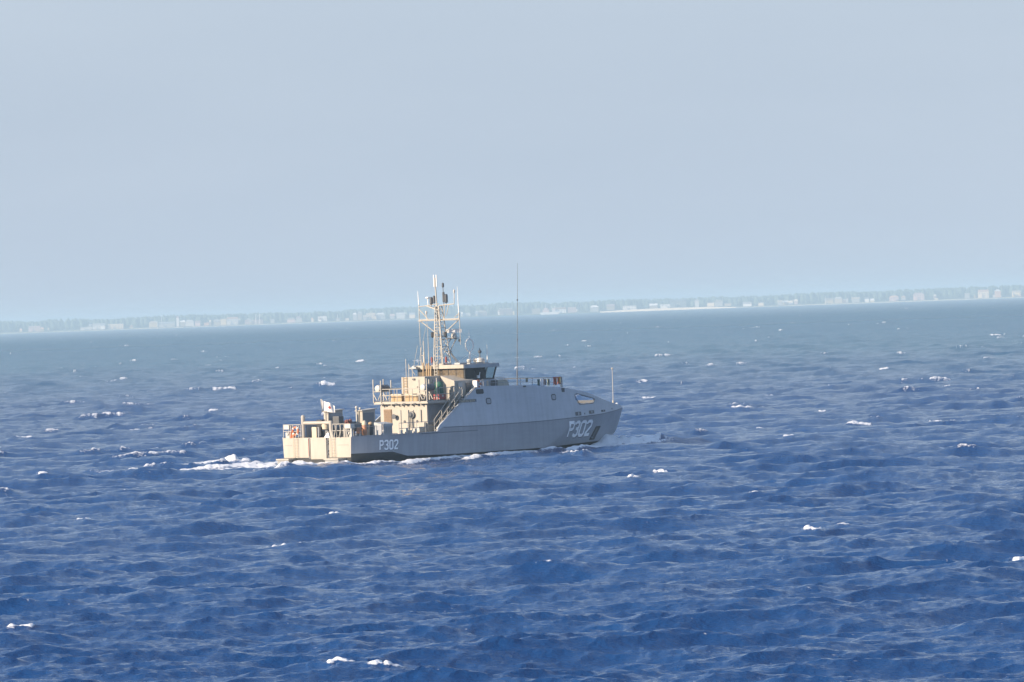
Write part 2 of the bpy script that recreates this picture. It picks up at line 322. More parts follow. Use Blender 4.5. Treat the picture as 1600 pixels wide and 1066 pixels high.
# the quarter waves breaking off the port side of the stern
for (qx, qy, wx, wy, am, kf) in ((-4.0, 8.5, .7, 3.6, .35, 1.0), (1.0, 10.5, .8, 4.2, .55, .75), (-6.5, 13.5, .8, 3.0, .3, .75), (-12, 12.5, .7, 2.6, .25, .7)):
    rg = np.exp(-((sx - qx - .25 * (sy - qy)) / wx) ** 2 - ((sy - qy) / wy) ** 4)
    rn = .3 + 1.0 * smooth_noise(sx + 3, sy, .7, .6, 73) * (.5 + smooth_noise(sx, sy, 1.6, 1.4, 74))
    z = z + am * rg * rn; foam = np.maximum(foam, np.clip(rg * rn * kf * 1.5 - .35, 0, 1))
# wake behind the transom
beh = np.clip(-sx / .8, 0, 1)
wk = np.exp(-np.clip(-sx, 0, None) / 9.5) * beh
z = z + .36 * wk * np.exp(-(sy / 3.2) ** 4) * (smooth_noise(sx, sy, .9, .8, 70) * 1.6 - .35)
fo(wk * np.exp(-(sy / 3.9) ** 4) * (.2 + 1.1 * smooth_noise(sx, sy, 1.3, .7, 71)), 1.15)
for (sg, k_) in ((-1, .8), (1, 1.0)):
    arm = sy * sg - (3.2 - sx * .22); z = z + .35 * k_ * np.exp(-((sx + 6) / 6.5) ** 2) * np.exp(-(arm / .7) ** 2)
    fo(np.exp(-((sx + 7) / 7) ** 2) * np.exp(-((arm) / .6) ** 2), .9 * k_)
z = z - .15 * np.exp(-((sx + 1.2) / 1.0) ** 2) * (np.abs(sy) < 3.5)
rise = (sx > -9) & (sx < -2) & (sy > 4) & (sy < 9)
z = np.where(inside, np.minimum(z, -.35), z)
foam = np.where(inside, 0, foam)
z += foam * (.06 + .10 * ripple) * np.clip(dist_ / 300, .4, 1.2)
far_calm = np.clip((11300 - y) / 1500, 0.0, 1); far_calm = np.where(np.abs(x) > 5000, 0, far_calm)
co = np.empty((len(x), 3), np.float32)
lim_d = np.where(np.abs(x) > half.repeat(len(lat)) * 3.3, 0, 1)
co[:, 0] = x + dx * lim_d * np.where(near_hull, .4, 1); co[:, 1] = y + dy * lim_d * np.where(near_hull, .4, 1); co[:, 2] = z * far_calm * np.where(lim_d == 0, .4, 1)
nr_, ncl = Y.shape
idx = np.arange(nr_ * ncl, dtype=np.int32).reshape(nr_, ncl)
q = np.stack([idx[:-1, :-1], idx[:-1, 1:], idx[1:, 1:], idx[1:, :-1]], -1).reshape(-1, 4)
me = bpy.data.meshes.new('sea'); me.vertices.add(len(x)); me.vertices.foreach_set('co', co.ravel())
me.loops.add(q.size); me.loops.foreach_set('vertex_index', q.ravel())
me.polygons.add(len(q)); me.polygons.foreach_set('loop_start', np.arange(0, q.size, 4, dtype=np.int32)); me.polygons.foreach_set('loop_total', np.full(len(q), 4, np.int32))
me.polygons.foreach_set('use_smooth', np.ones(len(q), bool))
at_ = me.attributes.new('foam', 'FLOAT', 'POINT'); at_.data.foreach_set('value', foam.astype(np.float32))
me.update(calc_edges=True); me.validate()
sea = bpy.data.objects.new('sea', me); col.objects.link(sea); sea['kind'] = 'structure'
print('sea verts', len(x), 'hs', 4 * T[0].std(), 'J', np.percentile(J, [.1, 1, 5]), 'foam frac', (foam > .3).mean())
sea['label'] = 'choppy deep blue sea with scattered whitecaps'

m = bpy.data.materials.new('sea_water'); m.use_nodes = True; n, l = m.node_tree.nodes, m.node_tree.links
b = n['Principled BSDF']; b.inputs['IOR'].default_value = 1.333; b.inputs['Roughness'].default_value = SEA['rough']
geo = n.new('ShaderNodeNewGeometry')
def nmap(vec, scale, det=4, rot=0.0):
    mp = n.new('ShaderNodeMapping'); mp.inputs['Scale'].default_value = vec; mp.inputs['Rotation'].default_value = (0, 0, rot)
    t = n.new('ShaderNodeTexNoise'); t.inputs['Scale'].default_value = scale; t.inputs['Detail'].default_value = det; t.inputs['Roughness'].default_value = .62
    l.new(geo.outputs['Position'], mp.inputs['Vector']); l.new(mp.outputs['Vector'], t.inputs['Vector']); return t.outputs['Fac']
def mt(op, a, bb=0.0, c=None):
    q = n.new('ShaderNodeMath'); q.operation = op
    for i, v in enumerate((a, bb) if c is None else (a, bb, c)):
        if isinstance(v, (int, float)): q.inputs[i].default_value = v
        else: l.new(v, q.inputs[i])
    return q.outputs[0]
def rmp(v, a0, a1, b0=0.0, b1=1.0):
    q = n.new('ShaderNodeMapRange'); q.inputs['From Min'].default_value = a0; q.inputs['From Max'].default_value = a1; q.inputs['To Min'].default_value = b0; q.inputs['To Max'].default_value = b1
    l.new(v, q.inputs['Value']); return q.outputs[0]
def mixc(f, c1, c2):
    q = n.new('ShaderNodeMix'); q.data_type = 'RGBA'
    for i, v in ((0, f), (6, c1), (7, c2)):
        if isinstance(v, tuple): q.inputs[i].default_value = v
        else: l.new(v, q.inputs[i])
    return q.outputs[2]
sep = n.new('ShaderNodeSeparateXYZ'); l.new(geo.outputs['Position'], sep.inputs[0])
l.new(rmp(sep.outputs['Y'], 180, 1300, .5, .10), b.inputs['Specular IOR Level'])     # steep wave faces mirror less of the low sky
# deep water, and the paler green-blue water over the reef shelf further out
shelf = mt('ADD', sep.outputs['Y'], mt('MULTIPLY', sep.outputs['X'], 1.1))
shelf = mt('ADD', shelf, mt('MULTIPLY', nmap((1, .12, 1), .006, 2), -700.0))
near_ = rmp(shelf, 350, 1000); far_ = rmp(sep.outputs['Y'], 3000, 9000, 1.0, 0.55)
shelf_f = mt('MULTIPLY', near_, far_)
deep = mixc(nmap((1, .4, 1), .03, 3), SEA['deep1'], SEA['deep2'])
colr = mixc(shelf_f, deep, SEA['shelf'])
fa = n.new('ShaderNodeAttribute'); fa.attribute_name = 'foam'
fn_ = nmap((1, 1.2, 1), 4.5, 5)
ff = rmp(mt('ADD', fa.outputs['Fac'], mt('ADD', mt('MULTIPLY', mt('SUBTRACT', fn_, .5), 1.2), mt('MULTIPLY', mt('SUBTRACT', nmap((1, 1, 1), 1.6, 3), .5), .8))), .28, .62)
colr = mixc(mt('MULTIPLY', ff, .92), colr, (.80, .82, .85, 1))
l.new(colr, b.inputs['Base Color'])
l.new(mt('ADD', mt('MULTIPLY', ff, .5), rmp(sep.outputs['Y'], 200, 4000, SEA['rough'], .40)), b.inputs['Roughness'])
hgt = mt('ADD', mt('MULTIPLY', nmap((.6, 1, 1), 2.4, 5, .28), .55), mt('MULTIPLY', nmap((.6, 1, 1), 7.5, 4, -.2), .30))
bp = n.new('ShaderNodeBump'); bp.inputs['Strength'].default_value = 1.0; bp.inputs['Distance'].default_value = SEA['bump']
l.new(rmp(sep.outputs['Y'], 300, 5000, SEA['bump'], SEA['bump'] * 6), bp.inputs['Distance']); l.new(hgt, bp.inputs['Height']); l.new(bp.outputs['Normal'], b.inputs['Normal'])
me.materials.append(m)

# ---------------------------------------------------------------- the patrol boat (x forward, y to port, z up, metres)
HEAD = math.radians(49.5)
SHIP = Matrix.Translation((-16.2438, 418.4679, 0.0)) @ Matrix.Rotation(HEAD, 4, 'Z')
boat = bpy.data.objects.new('patrol_boat', None); col.objects.link(boat); boat.matrix_world = SHIP
tag(boat, 'grey naval patrol boat numbered P302, under way on the choppy blue sea', 'patrol boat')

def aboard(name, label, cat, mb=None, mats=None, loc=(0, 0, 0), rz=0.0, group=None, smooth=False):
    """a thing that stands on, hangs from or is held by the boat: top-level, shapes given about loc"""
    o = mb.build(name, mats, smooth=smooth) if mb else bpy.data.objects.new(name, None)
    if not mb: col.objects.link(o)
    o.matrix_world = SHIP @ Matrix.Translation(loc) @ Matrix.Rotation(rz, 4, 'Z')
    tag(o, label, cat, group); return o

def hk(x):                                     # half breadth at the knuckle
    b = 3.8 + 0.2 * min(max(x / 12, 0), 1)
    return b if x < 20 else (b * (1 - ((x - 20) / 19.6) ** 2.6) if x < 39.6 else 0.0)
KN = [(-1, 2.32), (0, 2.30), (4, 2.28), (8, 2.27), (10.4, 2.30), (11.2, 2.66), (16.6, 2.61), (21.6, 2.65), (25.1, 2.70), (29, 2.80), (33.8, 2.93), (36.9, 3.10), (39.6, 3.25)]
TP = [(10.4, 2.34), (10.8, 2.85), (15.6, 5.78), (16.1, 5.9), (17.3, 5.87), (22.3, 5.77), (27.2, 5.42), (28.1, 5.35), (29.6, 5.11), (30.7, 4.97), (31.8, 4.77), (33, 4.48), (34.2, 4.19), (35.6, 3.92), (36.4, 3.80), (37.7, 3.66), (38.6, 3.56), (39.1, 3.43), (39.6, 3.2)]
BT = [(-1, 0.95), (5.0, 0.90), (6.8, 0.48), (12, 0.38), (24, 0.40), (30, 0.48), (34, 0.55), (40, 0.6)]
def interp(T, x): return float(np.interp(x, [a for a, b in T], [b for a, b in T]))
def zk(x): return interp(KN, x)
def hull_y(x, z):
    y = hk(x)
    if x < 20: y -= 0.055 * max(0, zk(x) - z)
    zl = 0.4 + (x - 24.3) * 0.43
    if x > 24.3:
        sl = float(np.interp(x, [29, 37, 37.7, 38.5, 39.6], [.44, .42, .40, .28, .26]))
        y -= sl * max(0, min(zl, zk(x)) - z)
    if z < 0.35: y -= (0.35 - z) * 0.9
    return max(y, 0.0)
def stem_z(x):
    if hull_y(x, -1.2) > 0: return -1.2
    lo, hi = -1.2, zk(x)
    for _ in range(40):
        m = (lo + hi) / 2
        if hull_y(x, m) > 0: hi = m
        else: lo = m
    return hi
xs = [0, .5, 1, 2, 3, 4, 4.5, 5, 5.3, 5.6, 5.9, 6.2, 6.5, 6.8, 7.5, 8.5, 9.5, 10.4, 10.7, 11.2, 12, 13, 14, 15, 16, 17, 18, 19, 20, 21, 22, 23, 24, 24.3] + [24.6 + .4 * i for i in range(37)] + [39.3, 39.45, 39.55]
# hull shell: below the boot line black, above grey
h = MB(); rows = []
for x in xs:
    zb, z0, z1 = stem_z(x), interp(BT, x), zk(x)
    z0 = max(z0, zb + 1e-3)
    zz = [zb + (z0 - zb) * i / 4 for i in range(5)] + [z0 + (z1 - z0) * i / 12 for i in range(1, 13)]
    rows.append([(x, hull_y(x, z), z) for z in zz])
nr = len(rows[0])
for sgn in (-1, 1):
    for part in (0, 1):
        h.cur = part; ra = (0, 5) if part == 0 else (4, nr)
        vs = [(x, sgn * y, z) for r in rows for (x, y, z) in r[ra[0]:ra[1]]]; k = ra[1] - ra[0]
        h.add(vs, [(i * k + j, (i + 1) * k + j, (i + 1) * k + j + 1, i * k + j + 1) for i in range(len(rows) - 1) for j in range(k - 1)])
hull = h.build('hull', [M['boot'], M['hull']], boat, smooth=True)
def shell_y(x, z):                             # sloping topside above the knuckle
    return max(hk(x) - 0.12 * max(0, z - zk(x)) * min(1, max(0, (39.6 - x) / 8)), 0.0)
def surf(x, z): return hull_y(x, z) if z < zk(x) else shell_y(x, z)
# transom
t = MB()
yb, yt = hull_y(0, .66), hull_y(0, 2.3)
t.hexa([(0.0, -yb, .66), (0.25, -yb, .66), (0.25, yb, .66), (0.0, yb, .66), (0.0, -yt, 2.3), (0.25, -yt, 2.3), (0.25, yt, 2.3), (0.0, yt, 2.3)])
tr = t.build('transom', M['paint'], boat)
t = MB(); t.hexa([(0.06, -3.5, -1), (0.3, -3.5, -1), (0.3, 3.5, -1), (0.06, 3.5, -1), (0.06, -yb, .66), (0.3, -yb, .66), (0.3, yb, .66), (0.06, yb, .66)])
t.build('lower_transom', M['boot'], boat)
t = MB(); t.box(-.10, -.004, -1.12, 0.62, 0.52, 2.28)
dr = t.build('stern_door', M['paint'], boat, bevel=.02)
MB().box(-.02, -.003, .64, .92, 0.55, 2.27).build('door_slot', M['dark'], tr); MB().box(-.02, -.003, -1.34, -1.13, 0.55, 2.27).build('door_slot', M['dark'], tr)
t = MB(); t.tube((-.06, .72, .6), (-.06, .72, 2.2), .035); t.build('guide_rail', M['paint'], tr)
t = MB(); t.tube((-.06, .86, .8), (-.06, .86, 2.2), .025); t.build('hose', M['red'], tr)
for z in (.9, 1.15, 1.75, 1.95): MB().box(-.10, -.021, -1.32, -1.16, z, z + .12).build('hinge', M['dark'], tr)
for yy in (1.35 + .72, -2.05):                 # two ladders up the transom
    t = MB()
    for s in (0, .42): t.tube((-.11, yy + s, .66), (-.11, yy + s, 2.3), .018)
    for i in range(7): t.tube((-.11, yy, .8 + i * .23), (-.11, yy + .42, .8 + i * .23), .013)
    t.build('ladder', M['rope'], tr)
for y0, y1 in ((2.75, 3.55), (-3.5, -2.3)): MB().box(-.012, -.002, y0, y1, 1.66, 1.685).build('weld_seam', M['seam'], tr)
for y0, y1 in ((2.35, 3.75), (-3.15, -1.55)):  # two low platforms at the waterline
    t = MB(); t.cur = 0; t.box(-.95, 0.05, y0, y1, .50, .62); t.cur = 1; t.box(-.85, 0.05, y0 + .06, y1 - .06, -.6, .498)
    t.build('swim_platform', [M['paint'], M['deckgrey']], boat)
t = MB(); t.box(-.5, 0.05, -1.5, 2.3, .2, .5); t.build('drive_cover', M['boot'], boat)
# decks
d = MB(); prev = None
for a, b in zip(xs[:-1], xs[1:]):
    if a >= 11.2: break
    ya, y2 = hk(a) - .02, hk(b) - .02
    d.add([(a, -ya, 2.24), (b, -y2, 2.24), (b, y2, 2.24), (a, ya, 2.24)], [(0, 1, 2, 3)])
d.add([(11.2, -3.9, 2.24), (16, -3.9, 2.24), (16, 3.9, 2.24), (11.2, 3.9, 2.24)], [(0, 1, 2, 3)])
d.build('aft_deck', M['deckgrey'], boat)
for s in (-1, 1):
    d = MB()
    for a, b in zip(xs[:-1], xs[1:]):
        if b > 11.2: break
        d.hexa([(a, s * (hk(a) - .09), zk(a) - .01), (b, s * (hk(b) - .09), zk(b) - .01), (b, s * (hk(b) + .05), zk(b) - .01), (a, s * (hk(a) + .05), zk(a) - .01),
                (a, s * (hk(a) - .09), zk(a) + .05), (b, s * (hk(b) - .09), zk(b) + .05), (b, s * (hk(b) + .05), zk(b) + .05), (a, s * (hk(a) + .05), zk(a) + .05)])
    d.build('gunwale', M['hull'], boat)
# knuckle line and the short rubbing strake below it
d = MB()
for s in (-1, 1):
    P = [(x, s * (hk(x) + .01), zk(x) - .01) for x in xs if x >= 11.2]; d.path(P, .028, 5)
    P = [(x, s * (hull_y(x, 2.2) + .005), 2.22 + .0 * x) for x in (8.5, 10, 11.2, 12.5, 14, 15.5)]; d.path(P, .03, 5)
d.build('rubbing_strake', M['seam'], boat)
# topside shell above the knuckle, with the mooring opening near the bow
def in_opening(x, z):
    zt = 4.80 - (x - 29.35) * 0.155; zb = 3.92
    left = 29.25 + max(0, 4.45 - z) * .85; right = 32.7 - max(0, 4.2 - z) * 1.1
    return zb < z < zt and left < x < right
d = MB(); X = [10.4, 10.6, 10.8] + [11 + .3 * i for i in range(96)]
X = [x for x in X if x < 39.56] + [39.56]
NZ = 26
for s in (-1, 1):
    for off, flip in ((0, 0), (.10, 1)):
        vs = []
        for x in X:
            a, b = zk(x), max(interp(TP, x), zk(x) + .01)
            if x < 11.2: a = min(a, b)
            for j in range(NZ + 1):
                z = a + (b - a) * j / NZ; vs.append((x, s * max(shell_y(x, z) - off, 0), z))
        fs = []
        for i in range(len(X) - 1):
            for j in range(NZ):
                q = [i * (NZ + 1) + j, (i + 1) * (NZ + 1) + j, (i + 1) * (NZ + 1) + j + 1, i * (NZ + 1) + j + 1]
                cx = sum(vs[k][0] for k in q) / 4; cz = sum(vs[k][2] for k in q) / 4
                if in_opening(cx, cz): continue
                fs.append(tuple(q))
        d.add(vs, fs)
    cap = [(x, interp(TP, x)) for x in X]      # cap closing the two skins
    vs = []
    for x, z in cap:
        z = max(z, zk(x) + .01); y = shell_y(x, z); vs += [(x, s * y, z), (x, s * max(y - .10, 0), z)]
    d.add(vs, [(2 * i, 2 * i + 2, 2 * i + 3, 2 * i + 1) for i in range(len(cap) - 1)])
side = d.build('superstructure_side', M['upper'], boat, smooth=True)
def strip(pts2d, w, off, closed=False, z_off=0.0, x_off=0.0, thick=.012):
    """a painted or raised ribbon laid along the starboard side surface: pts in (x, z)"""
    n = len(pts2d); L = []; Rr = []
    for i in range(n):
        a = pts2d[(i - 1) % n] if (closed or i > 0) else None; b = pts2d[i]; c = pts2d[(i + 1) % n] if (closed or i < n - 1) else None
        dirs = []
        if a: dirs.append(((b[0] - a[0]), (b[1] - a[1])))
        if c: dirs.append(((c[0] - b[0]), (c[1] - b[1])))
        dirs = [(u / math.hypot(u, v), v / math.hypot(u, v)) for u, v in dirs]
        nx = -sum(q[1] for q in dirs) / len(dirs); nz_ = sum(q[0] for q in dirs) / len(dirs); m = math.hypot(nx, nz_)
        nx, nz_ = nx / m, nz_ / m
        cosb = max(.5, nx * -dirs[0][1] + nz_ * dirs[0][0]); hw = w / 2 / cosb
        L.append((b[0] + nx * hw, b[1] + nz_ * hw)); Rr.append((b[0] - nx * hw, b[1] - nz_ * hw))
    vs = []
    for (lx, lz), (rx, rz) in zip(L, Rr):
        for (x, z) in ((lx + x_off, lz + z_off), (rx + x_off, rz + z_off)):
            vs.append((x, -(surf(x, z) + off), z))
    k = n if closed else n - 1
    return vs, [(2 * i, 2 * ((i + 1) % n), 2 * ((i + 1) % n) + 1, 2 * i + 1) for i in range(k)]
GL = {'P': [([(.08, 0), (.08, 1.52), (.62, 1.52), (.82, 1.38), (.82, .92), (.62, .78), (.19, .78)], False)],
      '3': [([(.06, 1.25), (.06, 1.38), (.22, 1.52), (.64, 1.52), (.82, 1.36), (.82, .98), (.66, .82), (.34, .82)], False),
            ([(.62, .78), (.82, .64), (.82, .22), (.64, .06), (.22, .06), (.06, .2), (.06, .34)], False)],
      '0': [([(.08, .24), (.08, 1.34), (.26, 1.52), (.64, 1.52), (.82, 1.34), (.82, .24), (.64, .06), (.26, .06)], True)],
      '2': [([(.06, 1.22), (.06, 1.36), (.22, 1.52), (.64, 1.52), (.82, 1.36), (.82, 1.0), (.12, .24), (.12, .07), (.86, .07)], False)]}
def number(text, x0, z0, wch, hch, gap, parent, lean=0.0):
    for matn, ox, oz, off, nm in (('shadow', .05 * hch, -.05 * hch, .012, 'number_shadow'), ('number', 0, 0, .022, 'hull_number')):
        d = MB()
        for i, ch in enumerate(text):
            for q, (pl, cl) in enumerate(GL[ch]):
                pts = [(x0 + i * (wch + gap) + p[0] * wch / .9 + (p[1] / 1.58 * hch) * lean, z0 + p[1] / 1.58 * hch) for p in pl]
                fine = []                      # subdivide so the ribbon follows the curved plating
                m = len(pts)
                for k in range(m if cl else m - 1):
                    a, b = pts[k], pts[(k + 1) % m]; s_ = max(1, int(math.dist(a, b) / .25))
                    fine += [(a[0] + (b[0] - a[0]) * u / s_, a[1] + (b[1] - a[1]) * u / s_) for u in range(s_)]
                if not cl: fine.append(pts[-1])
                d.add(*strip(fine, .195 * hch if hch < 1 else .215 * hch, off + q * .002, cl, oz, ox))
        d.build(nm, M[matn], parent)
number('P302', 3.42, 1.11, .44, .75, .15, hull)
number('P302', 27.95, 1.13, .98, 1.27, .17, hull)
# small fittings on the side: hatches, plates, openings
def patch(name, x0, x1, z0, z1, m, off=.02, parent=side, rnd=.0, lean=0.0):
    d = MB(); r = rnd
    P = [(x0 + r, z0), (x1 - r, z0), (x1, z0 + r), (x1, z1 - r), (x1 - r, z1), (x0 + r, z1), (x0, z1 - r), (x0, z0 + r)] if r else [(x0, z0), (x1, z0), (x1, z1), (x0, z1)]
    P = [(x + (z - z0) * lean, z) for x, z in P]
    a = [(x, -(surf(x, z) + off), z) for x, z in P]; b = [(x, -(surf(x, z) - .03), z) for x, z in P]; n = len(P)
    d.add(a + b, [tuple(range(n))] + [(i, i + n, (i + 1) % n + n, (i + 1) % n) for i in range(n)])
    return d.build(name, m, parent)
for cx, cz in ((17.3, 4.60), (26.0, 4.62)):
    f = patch('porthole_cover', cx - .33, cx + .33, cz - .27, cz + .27, M['dark'], .02, rnd=.12)
    patch('cover_plate', cx - .24, cx + .24, cz - .18, cz + .18, M['hull'], .03, parent=f, rnd=.08)
patch('air_intake', 15.85, 16.8, 5.24, 5.64, M['black'], .03, rnd=.08)
for x0, x1, z0, z1 in ((29.0, 29.95, 2.92, 3.24), (31.35, 32.3, 3.0, 3.28), (33.75, 34.6, 3.08, 3.25)):
    f = patch('fairlead', x0, x1, z0, z1, M['dark'], .02, rnd=.04)
    patch('roller', (x0 + x1) / 2 - .1, (x0 + x1) / 2 + .1, z0 + .05, z1 - .04, M['hull'], .05, parent=f)
patch('draught_mark', 30.5, 30.62, 2.98, 3.12, M['dark'], .02)
patch('drain', 36.2, 36.35, 3.22, 3.34, M['dark'], .02)
anchor = patch('anchor_pocket', 32.70, 33.75, .70, 1.86, M['black'], .03, parent=hull, rnd=.06, lean=.55)
d = MB(); zz = 1.0
d.tube((33.05, -(surf(33.05, .9) + .06), .85), (33.65, -(surf(33.65, 1.6) + .06), 1.66), .05)
d.tube((32.85, -(surf(32.85, .95) + .07), .98), (33.3, -(surf(33.3, .85) + .07), .86), .06)
d.build('anchor', M['seam'], anchor)
# ship's name board
nb = patch('name_board', 13.6, 15.75, 4.60, 4.84, M['seam'], .03)
NAME = bpy.data.curves.new('name_letters', 'FONT'); NAME.body = 'NGAHAU SILIVA'; NAME.size = .27; NAME.extrude = .01; NAME.align_x = 'LEFT'
tmp = bpy.data.objects.new('tmp', NAME); col.objects.link(tmp); bpy.context.view_layer.update()
me = bpy.data.meshes.new_from_object(tmp.evaluated_get(bpy.context.evaluated_depsgraph_get())); bpy.data.objects.remove(tmp)
for v in me.vertices:
    x, z, e = 13.7 + v.co.x * .93, 4.62 + v.co.y, v.co.z
    v.co = (x, -(surf(x, z) + .05 + e), z)
me.materials.clear(); me.materials.append(M['cream'])
o = bpy.data.objects.new('name_letters', me); col.objects.link(o); o.parent = nb
# opening frame
d = MB()
def op(x, z, o=.02): return (x, -(surf(x, z) + o), z)
P = [(29.3, 4.72), (29.6, 4.80), (31.0, 4.56), (32.3, 4.34), (32.68, 4.22), (32.3, 3.88), (29.9, 3.86), (29.35, 4.45), (29.3, 4.72)]
d.path([op(*p) for p in P], .035, 6); d.build('mooring_opening_frame', M['seam'], side)
# foredeck, windlass, front of the house
d = MB()
fx = [27.4, 28.5, 30, 31.5, 33, 34.5, 36, 37.2, 38.2]
for a, b in zip(fx[:-1], fx[1:]):
    ya, y2 = hk(a) - .12, hk(b) - .12; za, z2 = zk(a) + .25, zk(b) + .25
    d.add([(a, -ya, za), (b, -y2, z2), (b, y2, z2), (a, ya, za)], [(0, 1, 2, 3)])
d.build('foredeck', M['deckgrey'], boat)
d = MB(); d.box(33.5, 33.65, -2.0, 1.6, 3.05, 4.12); d.build('breakwater', M['dark'], boat, bevel=.02)
d = MB(); d.lathe((33.2, 0, 3.2), (0, 0, 1), [(0, .35), (.5, .3), (.55, .4), (.7, .4)], 12); d.build('windlass', M['dark'], boat, True)
d = MB()
dk = [16.0, 18, 20, 22.3, 24, 25.6, 27.2]
for a, b in zip(dk[:-1], dk[1:]):
    za, z2 = interp(TP, a) - .12, interp(TP, b) - .12
    d.add([(a, -shell_y(a, za) + .05, za), (b, -shell_y(b, z2) + .05, z2), (b, shell_y(b, z2) - .05, z2), (a, shell_y(a, za) - .05, za)], [(0, 1, 2, 3)])
a = 27.2; za = interp(TP, a) - .12
d.add([(a, -3.2, za), (a, 3.2, za), (29.0, 2.9, 3.0), (29.0, -2.9, 3.0)], [(0, 1, 2, 3)])
d.add([(16.0, -3.55, 2.3), (16.0, 3.55, 2.3), (16.0, 3.5, 5.78), (16.0, -3.5, 5.78)], [(0, 1, 2, 3)])
d.build('upper_deck', M['upper'], boat)
# lower house
d = MB(); d.box(10.8, 15.99, -2.6, 2.6, 2.24, 4.66); lh = d.build('deckhouse', M['paint'], boat)
d = MB(); d.box(10.74, 10.799, 1.32, 2.18, 2.98, 4.22)
for i in range(9): d.box(10.70, 10.74, 1.36, 2.14, 3.04 + i * .13, 3.10 + i * .13)
d.build('louvre', M['brown'], lh)
for y0 in (-.15, -1.55):
    d = MB(); d.box(10.73, 10.798, y0 - .42, y0 + .42, 2.42, 4.15); dd = d.build('door', M['paint'], lh, bevel=.02)
    d = MB(); d.box(10.70, 10.728, y0 + .36, y0 + .43, 2.45, 4.15); d.box(10.71, 10.729, y0 - .44, y0 - .40, 2.45, 4.15); d.build('door_frame', M['seam'], dd)
    d = MB(); d.lathe((10.73, y0, 3.2), (-1, 0, 0), [(0, .10), (.06, .10)], 10); d.build('handle', M['dark'], dd)
d = MB(); d.lathe((10.8, .86, 3.62), (-1, 0, 0), [(0, .12), (.22, .14), (.30, .22), (.32, .22)], 12); d.build('floodlight', M['dark'], lh, True)
d = MB(); d.lathe((10.72, -1.05, 3.74), (-1, 0, 0), [(0, .30), (.16, .30), (.18, .2), (.3, .1)], 14)
d.tube((10.68, -1.05, 3.5), (10.68, -1.12, 2.3), .05); d.tube((10.68, -.85, 3.5), (10.66, -.8, 2.7), .04); d.build('hose_reel', M['dark'], lh)
d = MB(); d.box(10.5, 10.79, -2.5, -1.95, 2.3, 3.1); d.build('locker', M['paint'], lh, bevel=.03)
d = MB(); d.box(10.55, 10.79, -1.9, -1.5, 2.3, 2.75); d.build('pump_box', M['whitegrp'], lh, bevel=.03)
d = MB(); d.box(11.0, 13.2, -2.66, -2.602, 2.9, 4.55); d.build('dark_wall_panel', M['seam'], lh)  # dark grey panel on the side wall of the house
# raised platform
d = MB(); d.box(10.45, 16.0, -3.0, 3.0, 4.66, 4.86)
for y in (2.2, 1.1, 0, -1.1, -2.2): d.box(10.5, 10.799, y - .05, y + .05, 4.5, 4.659)
for s in (1, -1):                                # tapered outer brackets
    y0 = s * 2.75
    d.hexa([(10.5, y0 - s * .6, 4.60), (13.0, y0 - s * .6, 4.60), (13.0, y0, 4.86), (10.5, y0, 4.86), (10.5, y0 - s * .6, 4.659), (13.0, y0 - s * .6, 4.659), (13.0, y0 + s * .25, 4.95), (10.5, y0 + s * .25, 4.95)])
pf = d.build('boat_platform', M['paint'], boat)
d = MB()
d = None
for y in (2.0, .5, -.4, -1.6): MB().box(10.39, 10.449, y - .12, y + .12, 4.60, 4.72).build('platform_light', M['dark'], pf)
def rail(pts, hgt, name, parent, m, r=.026, wires=2, lean=0.0, post=None):
    d = MB()
    for p in pts: d.tube(p, (p[0], p[1], p[2] + hgt), r if post is None else post, 5)
    for k in range(1, wires + 1):
        z = hgt * k / wires
        d.path([(p[0], p[1], p[2] + z) for p in pts], r, 5)
    return d.build(name, m, parent)
rail([(10.5, y, 4.86) for y in (2.1, 1.25, .4, -.45, -1.3, -2.1)], 1.05, 'railing', pf, M['mast'], .032, 2)
rail([(x, -2.95, 4.86) for x in (12.0, 13.0, 14.0)], 1.05, 'railing', pf, M['mast'], .028, 2)
rail([(x, 2.95, 4.86) for x in (12.0, 13.0, 14.0, 15.5)], 1.05, 'railing', pf, M['mast'], .028, 2)
# cradles for the liferafts at both sides of the platform
for s in (1, -1):
    d = MB(); y0 = s * 2.68
    for x in (10.42, 11.7):
        d.tube((x, y0 + s * .3, 4.80), (x, y0 + s * .3, 6.75), .055); d.tube((x, y0 - s * .55, 4.80), (x, y0 - s * .55, 6.65), .055)
        d.tube((x, y0 + s * .3, 5.55), (x, y0 - s * .05, 5.0), .04); d.tube((x, y0 - s * .55, 5.6), (x, y0 - s * .2, 5.0), .04)
        d.tube((x, y0 + s * .3, 5.72), (x, y0 - s * .55, 5.72), .035)
    d.tube((10.42, y0 + s * .3, 4.85), (11.7, y0 + s * .3, 4.85), .05); d.tube((10.42, y0 - s * .55, 5.72), (11.7, y0 - s * .55, 5.72), .04)
    d.build('liferaft_cradle', M['mast'], pf)
    c = MB(); c.cur = 0
    c.lathe((-.05, 0, 0), (1, 0, 0), [(-.06, .03), (-.05, .18), (0, .27), (.12, .31), (.2, .31)], 16)
    c.cur = 1; c.lathe((.15, 0, 0), (1, 0, 0), [(0, .315), (.45, .315), (.46, .33), (.54, .33), (.55, .315), (1.0, .31), (1.12, .26), (1.17, .02)], 16)
    rr = aboard('liferaft_canister', ('white round-ended liferaft canister in the cradle at the left end of the raised platform' if s > 0 else
                'white round-ended liferaft canister at the right end of the raised platform, beside the green drum'), 'liferaft',
                c, [M['whitegrp'], M['dark']], (10.45, y0 - s * .16, 5.98), group='liferaft canisters on the platform', smooth=True)
